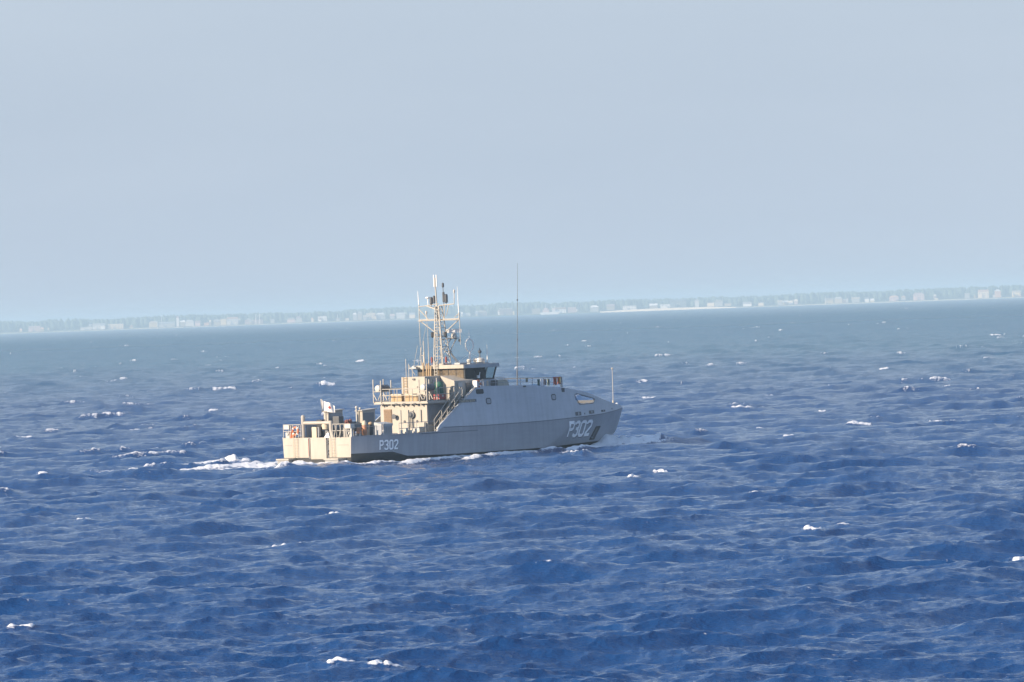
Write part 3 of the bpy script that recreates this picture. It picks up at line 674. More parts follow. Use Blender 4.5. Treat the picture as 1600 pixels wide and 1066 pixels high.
# tan lockers on the platform
for (y, w, hh, lab) in ((.85, 1.15, .62, 'wide tan locker behind the platform railing, leftmost of the tan lockers'),
                        (-.47, .85, .62, 'square tan locker in the middle, below the ladder of the upper house'),
                        (-1.28, .5, .55, 'narrow tan locker beside the right liferaft cradle')):
    c = MB(); c.box(-.3, .3, -w / 2, w / 2, 0, hh - .12); c.cur = 1; c.box(-.33, .33, -w / 2 - .03, w / 2 + .03, hh - .119, hh)
    aboard('deck_locker', lab, 'locker', c, [M['tan'], M['cream']], (11.2, y, 4.862), group='tan lockers on the raised platform')
# upper house with ladder
d = MB(); d.box(12.0, 16.0, -1.4, 1.2, 4.862, 6.86); uh = d.build('upper_house', M['paint'], boat)
d = MB()
for y in (.55, .95): d.tube((11.92, y, 4.9), (11.92, y, 6.9), .028)
for i in range(9): d.tube((11.92, .55, 5.0 + i * .22), (11.92, .95, 5.0 + i * .22), .02)
d.build('ladder', M['tan'], uh)
d = MB(); d.box(11.9, 11.998, -.35, -.1, 6.6, 6.74); d.build('wall_light', M['dark'], uh)
d = MB(); d.path([(11.95, -.55, 6.0), (11.8, -.75, 6.05), (11.8, -1.0, 6.0), (11.95, -1.15, 5.8)], .03); d.build('handrail', M['dark'], uh)
d = MB()
for y, hh in ((.9, 1.5), (.6, 1.1), (.2, .7)): d.tube((12.3, y, 6.86), (12.3, y, 6.86 + hh), .035)
d.tube((12.3, .6, 7.9), (12.6, .1, 6.9), .03); d.build('davit_post', M['mast'], uh)
d = MB(); d.box(13.0, 15.8, -1.46, -1.402, 5.2, 6.6); d.build('side_panel', M['hull'], uh)
# starboard casing with the sloping top, and locker in front
d = MB(); d.hexa([(13.9, -3.05, 4.862), (16.6, -3.05, 4.862), (16.6, -1.8, 4.862), (13.9, -1.8, 4.862), (13.9, -3.0, 6.42), (16.6, -3.0, 6.42), (16.6, -1.5, 6.86), (13.9, -1.5, 6.86)])
ca = d.build('funnel_casing', M['paint'], boat)
d = MB(); d.box(14.3, 14.8, -3.10, -3.052, 5.9, 6.25); d.build('casing_light', M['whitegrp'], ca)
d = MB(); d.box(15.3, 15.9, -3.09, -3.052, 5.4, 6.2); d.build('vent', M['dark'], ca)
d = MB(); d.box(13.55, 13.88, -3.2, -2.7, 4.862, 5.7); d.build('locker', M['paint'], pf, bevel=.03)
d = MB(); d.tube((13.5, -3.3, 4.5), (13.5, -3.3, 5.9), .05); d.tube((14.2, -3.3, 4.86), (14.2, -3.3, 5.9), .04); d.tube((13.5, -3.3, 5.4), (14.2, -3.3, 5.4), .04); d.build('ladder_head', M['mast'], pf)
# stairs up the slanting edge
d = MB(); a0, a1 = (11.05, -3.15, 2.3), (14.0, -3.15, 4.86)
for dy in (0, -.55):
    d.hexa([(11.0, -3.12 + dy - .03, 2.26), (11.2, -3.12 + dy - .03, 2.26), (14.15, -3.12 + dy - .03, 4.84), (13.95, -3.12 + dy - .03, 4.84),
            (11.0, -3.12 + dy + .03, 2.26), (11.2, -3.12 + dy + .03, 2.26), (14.15, -3.12 + dy + .03, 4.84), (13.95, -3.12 + dy + .03, 4.84)])
for i in range(11):
    t_ = (i + .5) / 11; d.box(10.95 + 2.95 * t_, 11.2 + 2.95 * t_, -3.67, -3.12, 2.3 + 2.56 * t_, 2.34 + 2.56 * t_)
st = d.build('stairs', M['paint'], boat)
for dy in (.03, -.60):
    d = MB()
    for hh in (.5, 1.0): d.tube((11.1, -3.12 + dy, 2.3 + hh), (14.05, -3.12 + dy, 4.86 + hh), .028)
    for t_ in (0, .33, .66, 1.0): d.tube((11.1 + 2.95 * t_, -3.12 + dy, 2.3 + 2.56 * t_), (11.1 + 2.95 * t_, -3.12 + dy, 3.3 + 2.56 * t_), .03)
    d.build('handrail', M['mast'], st)
d = MB(); d.lathe((11.2, -3.55, 2.26), (0, 0, 1), [(0, .10), (.25, .10), (.27, .26), (.4, .24), (.48, .12), (.5, .02)], 12); d.build('mushroom_vent', M['whitegrp'], boat, True)
d = MB()
for i in range(7):
    t_ = i / 6; d.box(11.55 + 1.1 * t_, 11.75 + 1.1 * t_, -3.75, -3.6, 2.65 + .95 * t_, 2.95 + .95 * t_)
d.build('hose_rack', M['tan'], boat)
d = MB(); d.path([(10.75, -3.83, 2.75), (11.2, -3.9, 2.95), (15.55, -3.66, 5.66), (16.2, -3.6, 5.98)], .05); d.build('edge_trim', M['mast'], boat)

# ---------------------------------------------------------------- bridge
d = MB(); d.box(15.9, 19.55, -2.6, 2.6, 5.6, 6.42); br = d.build('bridge_base', M['upper'], boat)
BW = 2.65
d = MB(); d.box(15.7, 18.2, -BW, BW, 6.421, 7.42); bh = d.build('bridge', M['frame'], boat)
d = MB(); d.hexa([(18.201, -BW, 6.421), (19.42, -BW, 6.421), (19.42, BW, 6.421), (18.201, BW, 6.421), (18.201, -BW, 6.50), (19.44, -BW, 6.50), (19.44, BW, 6.50), (18.201, BW, 6.50)])
for s in (-1, 1):
    for x0, x1 in ((18.21, 18.36), (19.30, 19.42)):
        e = s * BW; i_ = s * (BW - .08)
        k = (.40 if x0 > 19 else .0)
        d.hexa([(x0, min(e, i_), 6.501), (x1, min(e, i_), 6.501), (x1, max(e, i_), 6.501), (x0, max(e, i_), 6.501),
                (x0 + k, min(e, i_), 7.42), (x1 + k, min(e, i_), 7.42), (x1 + k, max(e, i_), 7.42), (x0 + k, max(e, i_), 7.42)])
for y in (-1.6, -.55, .55, 1.6): d.hexa([(19.35, y - .04, 6.501), (19.43, y - .04, 6.501), (19.43, y + .04, 6.501), (19.35, y + .04, 6.501), (19.75, y - .04, 7.42), (19.83, y - .04, 7.42), (19.83, y + .04, 7.42), (19.75, y + .04, 7.42)])
fr = d.build('window_frame', M['frame'], bh)
for s in (-1, 1):
    d = MB(); y = s * (BW - .04); d.add([(18.36, y, 6.5), (19.31, y, 6.5), (19.70, y, 7.42), (18.36, y, 7.42)], [(0, 1, 2, 3)]); d.build('window_pane', M['skyglass'], bh)
for y0, y1 in ((-2.57, -1.64), (-1.56, -.59), (-.51, .51), (.59, 1.56), (1.64, 2.57)):
    d = MB(); d.add([(19.39, y0, 6.5), (19.39, y1, 6.5), (19.79, y1, 7.42), (19.79, y0, 7.42)], [(0, 1, 2, 3)]); d.build('window_pane', M['skyglass'], bh)
for s in (-1, 1):
    for x0, x1 in ((15.85, 16.95), (17.08, 18.05)):
        d = MB(); d.box(x0, x1, s * (BW + .002), s * (BW + .02), 6.52, 7.34); d.build('window_pane', M['glassdark'], bh)
for i in range(6):
    y0 = -2.5 + i * .84; d = MB(); d.box(15.67, 15.698, y0, y0 + .76, 6.55, 7.34); d.build('window_pane', mat('bronze_glass', (0.10, .075, .045), .35, vary=.35, scale=5) if i == 0 else bpy.data.materials['bronze_glass'], bh)
d = MB(); d.box(17.15, 17.4, -2.83, -2.68, 6.55, 6.78); d.tube((17.42, -2.75, 6.7), (17.5, -2.75, 7.05), .04); d.build('white_side_box', M['white'], bh)  # small white box and short arm on the bridge side
d = MB()
d.hexa([(15.35, -2.8, 7.421), (19.98, -2.8, 7.421), (19.98, 2.75, 7.421), (15.35, 2.75, 7.421), (15.35, -2.8, 7.74), (19.9, -2.7, 7.76), (19.9, 2.65, 7.76), (15.35, 2.75, 7.74)])
rf = d.build('bridge_roof', M['paint'], boat, bevel=.02)
d = MB(); d.hexa([(15.4, -2.83, 7.43), (20.0, -2.83, 7.43), (20.0, -2.802, 7.43), (15.4, -2.802, 7.43), (15.4, -2.83, 7.73), (19.9, -2.83, 7.76), (19.9, -2.802, 7.76), (15.4, -2.802, 7.73)])
d.build('roof_fascia', M['roof'], rf)
d = MB(); d.box(14.9, 15.4, 2.1, 2.85, 7.5, 7.62); d.lathe((15.1, 2.5, 7.62), (0, 0, 1), [(0, .2), (.1, .17), (.16, .02)], 10); d.build('roof_wing', M['roof'], rf)
# pipes behind the bridge, ladder to the roof
for y, z1 in ((1.55, 8.0), (1.15, 7.9), (.92, 7.95), (.70, 7.7)):
    d = MB(); d.tube((15.2, y, 6.86), (15.2, y, z1), .065, 8); d.build('exhaust_pipe', M['tan'], rf)
d = MB()
for y in (.02, .30): d.tube((15.2, y, 6.8), (15.25, y, 8.1), .035)
for i in range(5): d.tube((15.2, .02, 6.95 + i * .25), (15.2, .30, 6.95 + i * .25), .022)
d.build('ladder', M['mast'], rf)
# ---------------------------------------------------------------- mast
d = MB()
CX, CY = 15.95, .05
bs, ts, zb, zt = .52, .20, 7.75, 12.7
corner = [(-1, -1), (1, -1), (1, 1), (-1, 1)]
def mc(i, z):
    t_ = (z - zb) / (zt - zb); s = bs + (ts - bs) * t_; return (CX + corner[i][0] * s - .0 * t_, CY + corner[i][1] * s + .20 * t_, z)
for i in range(4): d.tube(mc(i, zb), mc(i, zt), .05, 6)
lv = [zb, 8.5, 9.3, 10.1, 10.9, 11.6, 12.2, zt]
for k in range(len(lv) - 1):
    for i in range(4):
        j = (i + 1) % 4
        d.tube(mc(i, lv[k + 1]), mc(j, lv[k + 1]), .028, 5)
        d.tube(mc(i, lv[k]), mc(j, lv[k + 1]), .024, 5)
d.path([mc(i % 4, zb + .05) for i in range(5)], .075, 6)
ms = d.build('mast', M['mast'], boat)
d = MB()
for s in (-.12, .12): d.tube((CX - bs - .08, CY + .1 + s, zb), (CX - ts - .08, CY + .28 + s, 12.2), .026)
for i in range(18):
    t_ = i / 18; x = CX - bs - .08 + (bs - ts) * t_; y = CY + .1 + .18 * t_; d.tube((x, y - .12, zb + 4.4 * t_), (x, y + .12, zb + 4.4 * t_), .018, 4)
d.build('mast_ladder', M['mast'], ms)
d = MB()
d.tube((CX, 2.5, 11.58), (CX, -2.05, 11.58), .055); d.tube((CX - .25, 2.4, 11.5), (CX - .25, -1.95, 11.5), .03)
d.tube((CX, 2.45, 11.55), (CX, .45, 10.35), .045); d.tube((CX, -2.0, 11.55), (CX, -.15, 10.3), .045)
d.tube((CX, 2.45, 12.5), (CX, 1.4, 11.58), .04); d.tube((CX, 2.45, 11.58), (CX, 2.45, 12.95), .04)
d.tube((CX, -2.0, 11.58), (CX, -2.0, 12.1), .05); d.tube((CX, -2.0, 12.05), (CX, -1.5, 11.7), .03)
d.build('yardarm', M['mast'], ms)
d = MB(); d.tube((CX, 2.45, 12.7), (CX, .2, 12.9), .035); d.hexa([(CX - .1, 1.6, 12.75), (CX + .1, 1.6, 12.75), (CX + .1, .2, 12.3), (CX - .1, .2, 12.3), (CX - .1, 1.6, 12.82), (CX + .1, 1.6, 12.82), (CX + .1, .2, 12.42), (CX - .1, .2, 12.42)])
d.tube((CX, .2, 12.75), (CX, -1.5, 12.85), .045); d.tube((CX, -1.5, 12.85), (CX, -1.55, 13.7), .035); d.tube((CX, -.9, 12.8), (CX, -.6, 11.9), .035)
d.tube((CX, -.45, 12.9), (CX, -.35, 11.6), .04)
d.build('upper_yard', M['mast'], ms)
d = MB(); d.tube((CX, .38, 11.6), (CX - .05, .52, 15.1), .075, 8, .05); d.build('topmast', M['mast'], ms)
for y in (.37, .66):
    d = MB(); d.tube((CX, y, 14.35), (CX, y + .01, 15.35), .055, 6); d.tube((CX, y, 14.8), (CX, .52, 14.8), .02, 5); d.build('dipole_antenna', M['white'], ms)
def whip(x, y, z0, z1, r, m, name='whip_antenna', tip=.35, dx=0, dy=0, parent=None):
    d = MB(); d.tube((x, y, z0), (x + dx * .3, y + dy * .3, z0 + (z1 - z0) * .3), r, 6); d.tube((x + dx * .3, y + dy * .3, z0 + (z1 - z0) * .3), (x + dx, y + dy, z1), r * .8, 6, r * tip)
    return d.build(name, m, parent or ms)
whip(CX, 2.45, 12.9, 14.05, .05, M['white'], dy=.08); whip(CX, -1.98, 12.1, 14.3, .045, M['white'], dy=.06)
for y, z0 in ((2.45, 9.4), (-2.05, 9.4)):
    whip(CX, y, 11.5, z0, .035, M['mast'], 'hanging_antenna', .8)
d = MB(); d.tube((CX - .3, 2.5, 9.45), (15.2, 2.6, 7.75), .012, 4); d.tube((CX - .1, 1.5, 11.5), (15.4, 2.3, 7.75), .010, 4); d.build('halyard', M['rope'], ms)
for y, z0, z1, r in ((1.05, 12.85, 13.5, .14), (.72, 12.95, 13.6, .11), (-.35, 13.0, 13.9, .10), (-.62, 12.95, 13.7, .15), (-.32, 14.25, 14.65, .10)):
    d = MB(); d.lathe((CX, y, z0), (0, 0, 1), [(0, r * .6), (.08, r), (z1 - z0 - .08, r), (z1 - z0, r * .5)], 8); d.tube((CX, y, z0 - .35), (CX, y, z0 + .02), .03); d.build('signal_lamp', M['dark'], ms)
d = MB(); d.tube((CX, -.33, 13.7), (CX, -.32, 14.3), .03); d.build('lamp_stem', M['dark'], ms)
for x, y, z in ((CX, 1.65, 12.05), (CX, -1.55, 13.75)):
    d = MB(); d.lathe((x, y, z), (0, 0, 1), [(0, .07), (.2, .09), (.3, .05)], 8); d.tube((x, y, z - .45), (x, y, z), .04); d.build('anemometer', M['whitegrp'], ms)
d = MB(); d.lathe((CX, 1.45, 13.35), (0, 0, 1), [(0, .04), (.05, .17), (.14, .17), (.18, .04)], 10); d.tube((CX, 1.4, 12.8), (CX, 1.45, 13.36), .035); d.build('gps_dome', M['white'], ms)
for y in (.95, -.5):
    d = MB(); d.lathe((CX - .1, y, 10.05), (0, 0, 1), [(0, .05), (.1, .13), (.45, .13), (.5, .04)], 8); d.tube((CX, y, 10.2), (CX, .2, 10.15), .03); d.build('navigation_lamp', M['black'], ms)
for y in (.95, -.65):
    d = MB(); d.lathe((CX - .3, y, 7.95), (0, 0, 1), [(0, .05), (.06, .09), (.42, .09), (.5, .04)], 8); d.tube((CX - .3, y, 7.7), (CX - .3, y, 8.0), .03); d.build('warning_light', mat('maroon_lens', (.22, .05, .04), .5) if y > 0 else bpy.data.materials['maroon_lens'], ms)
# radar on its own frame forward of the mast
d = MB()
RX, RY = 17.5, 0.0
for a, b in (((16.2, .1, 9.0), (RX - .1, RY + .2, 9.95)), ((16.3, -.3, 8.6), (RX, RY - .3, 9.95)), ((RX + .1, RY - .25, 7.76), (16.6, .0, 9.1)), ((17.9, -.2, 7.76), (17.0, .05, 8.85)), ((17.0, .05, 8.85), (17.6, -.1, 9.9)), ((16.1, .1, 9.9), (RX + .5, -.05, 9.95)), ((16.3, .1, 8.85), (17.2, .0, 8.85))): d.tube(a, b, .04)
d.box(RX - .45, RX + .45, RY - .4, RY + .4, 9.95, 10.0)
d.build('radar_frame', M['mast'], ms)
d = MB(); d.lathe((RX, RY, 10.0), (0, 0, 1), [(0, .24), (.12, .26), (.34, .22), (.4, .09), (.5, .09)], 12); rp = d.build('radar', M['whitegrp'], ms, True)
d = MB(); c_, s_ = math.cos(-.8), math.sin(-.8)
def rb(x, y, z): return (RX + x * c_ - y * s_, RY + x * s_ + y * c_, z)
d.hexa([rb(-.68, -.1, 10.42), rb(.68, -.1, 10.42), rb(.68, .1, 10.42), rb(-.68, .1, 10.42), rb(-.68, -.1, 10.74), rb(.68, -.1, 10.74), rb(.68, .1, 10.74), rb(-.68, .1, 10.74)])
d.build('radar_antenna', M['white'], rp)
d = MB(); d.ball((RX + .2, RY - .45, 9.75), .13); d.build('camera', M['dark'], ms)
# roof equipment
d = MB(); d.tube((18.3, -1, 7.75), (18.3, -1, 8.85), .075, 8); d.torus((18.3, -1, 9.33), (-.25, -1, 0), .40, .062, 22, 6, 1.32); d.tube((18.3, -1, 8.85), (18.3, -1, 10.6), .018, 5)
d.tube((18.3, -1, 8.6), (16.9, -.5, 7.76), .012, 4); d.tube((18.3, -1, 8.7), (19.6, -1.7, 7.9), .012, 4); d.build('loop_antenna', M['white'], rf)
d = MB(); d.lathe((18.9, -1.6, 7.75), (0, 0, 1), [(0, .35), (.12, .3), (.15, .42), (.42, .36), (.5, .1)], 14); eo = d.build('camera_turret', M['whitegrp'], rf, True)
d = MB(); d.tube((18.9, -1.6, 8.2), (18.9, -1.6, 8.85), .05); d.ball((18.9, -1.6, 8.75), .16); d.tube((18.9, -1.6, 8.9), (18.9, -1.6, 9.05), .04); d.build('turret_head', M['dark'], eo)
d = MB(); d.ball((18.6, -1.35, 8.05), .2); d.build('horn', M['whitegrp'], rf, True)
d = MB(); d.lathe((17.6, -1.5, 7.75), (0, 0, 1), [(0, .2), (.1, .14), (.3, .22), (.42, .12)], 10); d.build('satellite_dome', M['whitegrp'], rf, True)
whip(19.5, -1.9, 7.75, 9.3, .05, M['white'], parent=rf)
for x, y, z1 in ((15.6, 2.1, 9.3), (15.6, 1.75, 9.8), (15.7, 1.9, 8.9), (16.0, 2.2, 8.6)):
    whip(x, y, 7.74, z1, .055, M['mast'], parent=rf, tip=.7)
d = MB(); d.tube((15.6, 2.1, 8.6), (15.6, 1.75, 8.6), .03); d.build('antenna_bracket', M['mast'], rf)
whip(15.6, 1.25, 7.74, 11.3, .045, M['mast'], parent=rf)
d = MB(); d.box(16.4, 18.8, -2.6, -2.3, 7.76, 7.86); d.box(15.6, 17.0, -2.2, -1.6, 7.76, 7.90); d.build('cable_tray', M['roof'], rf)
rail([(x, -2.65, 7.76) for x in (16.2, 17.2, 18.2)], .28, 'roof_rail', rf, M['mast'], .02, 1)
# tall dark whip on the foredeck roof
d = MB(); d.tube((25.5, 0, 5.35), (25.55, 0, 7.0), .06); d.tube((25.55, 0, 7.0), (26.1, 0, 16.15), .035, 6, .014)
for z, x in ((9.6, 25.72), (13.0, 25.9)): d.ball((x, 0, z), .07)
d.build('tall_whip_antenna', M['dark'], boat)
d = MB(); d.tube((38.33, 0, 3.4), (38.35, 0, 6.72), .03); d.tube((38.33, 0, 3.3), (38.33, 0, 3.95), .1); d.lathe((38.35, 0, 6.66), (0, 0, 1), [(0, .06), (.04, .11), (.12, .1), (.16, .02)], 8); d.build('bow_light_post', M['mast'], boat)
d = MB(); d.ball((37.9, -.75, 3.62), .13); d.build('bow_lamp', M['white'], boat)
# rails round the upper deck
P = [(15.4, -2.9, 5.8)] + [(x, -shell_y(x, 5.7) + .12, interp(TP, x) - .05) for x in (17.0, 18.6, 20.2, 21.8, 23.4, 25.0, 26.4, 27.45)]
d = MB()
for p in P[1:]: d.tube(p, (p[0], p[1], max(6.35, p[2] + .6) if p[0] < 20 else 6.40 - .02 * (p[0] - 20)), .028, 5)
top = [(p[0], p[1], 6.42 - .022 * max(0, p[0] - 20)) for p in P[1:]]
d.path(top, .03, 5); d.path([(x, y, (z + P[i + 1][2]) / 2) for i, (x, y, z) in enumerate(top)], .02, 5)
d.path([top[-1], (27.5, 0, 6.25), (27.5, 3.2, 6.25)], .03, 5)
d.tube(top[0], (15.95, -3.45, 6.0), .04); d.build('deck_rail', M['deckgrey'], boat)
d = MB()
q = [(x, shell_y(x, 5.7) - .12, interp(TP, x) - .05) for x in (17.0, 18.6, 20.2, 21.8, 23.4, 25.0, 26.4, 27.45)]
for p in q: d.tube(p, (p[0], p[1], 6.4), .028, 5)
d.path([(p[0], p[1], 6.4) for p in q], .03, 5); d.build('deck_rail', M['deckgrey'], boat)
d = MB(); d.box(21.2, 24.2, 1.5, 3.0, 5.62, 6.15); d.build('deck_locker_base', M['upper'], boat, bevel=.05)
# small dark cleats seen on the topside
patch('cleat', 22.0, 22.35, 5.62, 5.72, M['black'], .05); patch('cleat', 13.95, 14.25, 4.98, 5.1, M['black'], .05, lean=0)
d = MB(); d.box(27.3, 27.7, -3.42, -3.2, 5.0, 5.35); d.tube((27.5, -3.3, 5.3), (27.5, -3.3, 6.3), .05); d.build('corner_post', M['dark'], boat)

# ---------------------------------------------------------------- things carried on board
def ring(name, label, loc, axis, R=.30, r=.075, mats=None, group=None):
    c = MB(); c.torus((0, 0, 0), axis, R, r, 18, 7)
    o = aboard(name, label, 'lifebuoy', c, mats or M['orange'], loc, group=group, smooth=True); return o
def band(parent, axis, R, r):
    ax = Vector(axis).normalized(); a = Vector((0, 0, 1)).cross(ax).normalized(); b = ax.cross(a); c = MB()
    for k in range(4):
        t_ = math.pi / 4 + k * math.pi / 2; ctr = (a * math.cos(t_) + b * math.sin(t_)) * R; dr_ = (-a * math.sin(t_) + b * math.cos(t_))
        c.tube(ctr - dr_ * .05, ctr + dr_ * .05, r * 1.12, 8)
    c.build('reflective_band', M['white'], parent)
o = ring('lifebuoy', 'red-orange lifebuoy on the stern rail at the left, above the transom', (.02, 2.35, 2.86), (1, 0, 0), .31, .09, M['orange'], 'lifebuoys on the patrol boat'); band(o, (1, 0, 0), .31, .09)
o = ring('lifebuoy', 'orange lifebuoy on the rail right of the bridge, above the ship name board', (16.3, -3.55, 6.08), (-.2, -1, 0), .26, .09, M['orange'], 'lifebuoys on the patrol boat'); band(o, (-.2, -1, 0), .26, .09)
o = ring('lifebuoy', 'orange and white lifebuoy just right of the bridge windows, on the far rail', (21.9, 1.5, 6.35), (-.3, -1, 0), .26, .10, M['orange'], 'lifebuoys on the patrol boat'); band(o, (-.3, -1, 0), .26, .10)
# fenders and coil at the aft starboard rail
c = MB(); c.lathe((0, 0, 0), (0, 0, 1), [(0, .05), (.05, .18), (.15, .22), (.78, .22), (.88, .19), (.96, .06)], 12)
o = aboard('fender', 'faded orange cylindrical fender standing upright on the aft deck edge', 'fender', c, M['fender'], (1.95, -3.55, 2.33), smooth=True)
k = MB(); k.lathe((0, 0, 0), (0, 0, 1), [(.84, .19), (.9, .23), (1.08, .2), (1.2, .1), (1.26, .03)], 12); k.build('fender_cap', M['cream'], o, True)
c = MB(); c.lathe((0, 0, 0), (0, 0, 1), [(0, .05), (.05, .17), (.15, .2), (.75, .2), (.88, .12)], 12)
o = aboard('fender', 'black cylindrical fender right of the orange one on the aft deck', 'fender', c, M['black'], (2.75, -3.5, 2.33), smooth=True)
k = MB(); k.lathe((0, 0, 0), (0, 0, 1), [(.86, .12), (.92, .2), (1.05, .18), (1.12, .03)], 10); k.build('fender_cap', M['tan'], o, True)
c = MB()
for i in range(5): c.torus((.03 * i, -.03 * i, .0), (.4, -1, .05), .24 - .005 * i, .04, 16, 5, 1.1)
aboard('mooring_rope', 'coil of brownish red rope hung on the rail left of the orange fender', 'rope', c, M['fender'], (1.1, -3.6, 2.78))
c = MB(); c.torus((0, 0, 0), (.3, -1, 0), .28, .05, 16, 6)
aboard('hose_coil', 'black hose coil beside the rope coil at the aft rail', 'hose', c, M['black'], (1.45, -3.4, 2.78))
# tall lockers on the aft deck
def tall_box(x0, x1, y0, y1, z1, label, dark_side):
    c = MB(); w, dd = x1 - x0, y1 - y0; c.hexa([(0, 0, 0), (w, 0, 0), (w, dd, 0), (0, dd, 0), (0, 0, z1 - 2.24), (w, 0, z1 - 2.24 + .12), (w, dd, z1 - 2.24 + .12), (0, dd, z1 - 2.24)])
    o = aboard('container', label, 'equipment box', c, M['paint'], (x0, y0, 2.244), group='tall grey equipment boxes on the aft deck')
    c = MB(); h_ = z1 - 2.24; c.hexa([(-.12, -.08, h_ - .0), (w + .18, -.08, h_ + .12), (w + .18, dd + .08, h_ + .12), (-.12, dd + .08, h_), (-.12, -.08, h_ + .06), (w + .18, -.08, h_ + .18), (w + .18, dd + .08, h_ + .18), (-.12, dd + .08, h_ + .06)])
    c.build('lid', M['mast'], o)
    c = MB(); c.box(.12, w - .15, -.03, -.004, .5, h_ - .15); c.build('side_panel', dark_side, o)
    c = MB(); c.tube((-.06, dd * .5, .0), (-.06, dd * .5, h_), .03); c.build('conduit', M['mast'], o); return o
tall_box(2.35, 4.1, .78, 1.28, 4.32, 'tall grey equipment box with the white flag flying above it', M['hull'])
tall_box(4.55, 6.1, -1.02, -.35, 4.28, 'tall grey equipment box with ribbed dark side, right of the one under the flag', M['seam'])
c = MB(); c.tube((4.35, -.55, 2.25), (4.35, -.55, 4.6), .07); c.ball((4.35, -.55, 4.6), .12); c.ball((4.35, -.95, 4.5), .1); c.build('deck_post', M['whitegrp'], boat)
c = MB(); c.lathe((0, 0, 0), (1, 0, 0), [(-.8, .1), (-.7, .38), (.6, .42), (.8, .3), (.95, .05)], 12)
aboard('covered_engine', 'dark rounded canvas-covered hump behind the flag box', 'covered engine', c, M['boatgrey'], (4.0, 1.75, 4.05), smooth=True)
# rigid inflatable in the stern well
rib = aboard('inflatable_boat', 'dark grey rigid inflatable boat lying in the stern well behind the goalpost', 'inflatable boat', loc=(0.9, .1, 2.25))
c = MB()
for s in (-1, 1):
    pts = [(0, s * .85, .75), (1.5, s * .9, .75), (3.5, s * .9, .8), (4.8, s * .6, .95), (5.5, 0, 1.1)]
    for a, b in zip(pts[:-1], pts[1:]): c.tube(a, b, .26, 10)
    c.lathe((0, s * .85, .75), (-1, 0, 0), [(0, .26), (.2, .2), (.35, .05)], 10)
c.build('tube', M['boatgrey'], rib, True)
c = MB(); c.hexa([(0, -.7, .45), (5, -.1, .7), (5, .1, .7), (0, .7, .45), (0, -.8, .6), (5, -.2, .95), (5, .2, .95), (0, .8, .6)]); c.hexa([(0, -.05, 0.1), (4.6, -.05, .4), (4.6, .05, .4), (0, .05, .1), (0, -.7, .44), (4.8, -.15, .69), (4.8, .15, .69), (0, .7, .44)]); c.build('boat_hull', M['seam'], rib)
c = MB(); c.box(-.45, .05, -.3, .3, .9, 1.5); c.box(-.4, -.2, -.1, .1, .1, .9); c.build('outboard_motor', M['black'], rib, bevel=.06)
c = MB(); c.box(1.6, 2.2, -.35, .35, .8, 1.7); c.build('console', M['dark'], rib, bevel=.04)
c = MB(); c.lathe((0, 0, 0), (0, 0, 1), [(-.3, .08), (-.25, .28), (.05, .34), (.25, .3), (.4, .16), (.46, .03)], 14)
aboard('mooring_buoy', 'cream coloured round buoy hung under the crossbar of the stern goalpost', 'buoy', c, M['cream'], (.55, -.55, 3.22), smooth=True)
c = MB(); c.hexa([(-.1, -.3, 0), (.2, -.3, 0), (.2, .3, 0), (-.1, .3, 0), (-.02, -.1, .38), (.05, -.1, .38), (.05, 0, .38), (-.02, 0, .38)])
aboard('canvas_cover', 'small pale canvas heap at the foot of the right goalpost leg', 'canvas', c, M['cloth'], (.3, -.95, 2.3))
# stern goalpost, well wall, corner lockers and rails
d = MB(); d.tube((.3, 1.72, 2.25), (.3, 1.72, 4.0), .17, 10); d.lathe((.3, 1.72, 4.0), (0, 0, 1), [(0, .17), (.1, .15), (.17, .03)], 10)
d.tube((.3, 1.6, 3.5), (.3, -1.35, 3.5), .14, 10); d.tube((.3, -1.35, 3.65), (.25, -1.40, 2.9), .16, 10); d.tube((.25, -1.40, 2.9), (.15, -1.65, 2.25), .16, 10)
d.build('goalpost', M['paint'], boat)
d = MB(); d.box(.6, 6.2, 1.62, 1.72, 2.24, 3.5); d.box(.5, .6, .2, .75, 2.24, 3.15); d.build('well_wall', M['hull'], boat)
d = MB(); d.box(.35, .75, .32, .85, 2.24, 3.15); wb = d.build('well_locker', M['cream'], boat, bevel=.03)
for y0, y1 in ((3.1, 3.75), (-3.75, -3.05)):
    d = MB(); d.box(.05, .55, y0, y1, 3.0, 3.36); d.build('corner_box', M['whitegrp'], boat, bevel=.03)
    d = MB(); d.box(.2, .5, y0 + .1, y1 - .1, 2.3, 2.75); d.lathe((.2, (y0 + y1) / 2, 2.62), (-1, 0, 0), [(0, .12), (.08, .12)], 10); d.build('stern_light', M['whitegrp'], boat)
sr = rail([(.05, y, 2.3) for y in (3.72, 3.1, 2.65, 2.05, 1.8)], 1.08, 'stern_rail', boat, M['mast'], .028, 2)
rail([(.05, y, 2.3) for y in (-1.75, -2.2, -2.65, -3.0, -3.72)], 1.08, 'stern_rail', boat, M['mast'], .028, 2)
for y in (2.85, 2.2, -2.1, -2.65): MB().path([(.0, y, 3.3), (-.04, y - .06, 2.9), (-.12, y + .05, 2.3)], .035).build('ladder_hoop', M['mast'], sr)
for y in (-3.3, -3.1): MB().tube((.02, y, 2.3), (.02, y, 3.0), .07).build('rail_post', M['mast'], sr)
d = MB(); d.tube((.1, -3.78, 2.3), (.1, -3.78, 3.0), .09); d.build('fairlead_post', M['whitegrp'], boat)
c = MB(); c.box(-.1, .1, -.25, .25, 0, .55)
aboard('fuel_can', 'small orange can behind the stern rail, left of the lifebuoy', 'can', c, M['orange'], (.35, 2.95, 2.3))
c = MB()
for i in range(14):
    a = i * 2.4; c.ball((.25 * math.cos(a) * (i / 14), .35 * math.sin(a) * (i / 14) - .02, .12 + .035 * i % .5), .13, 6)
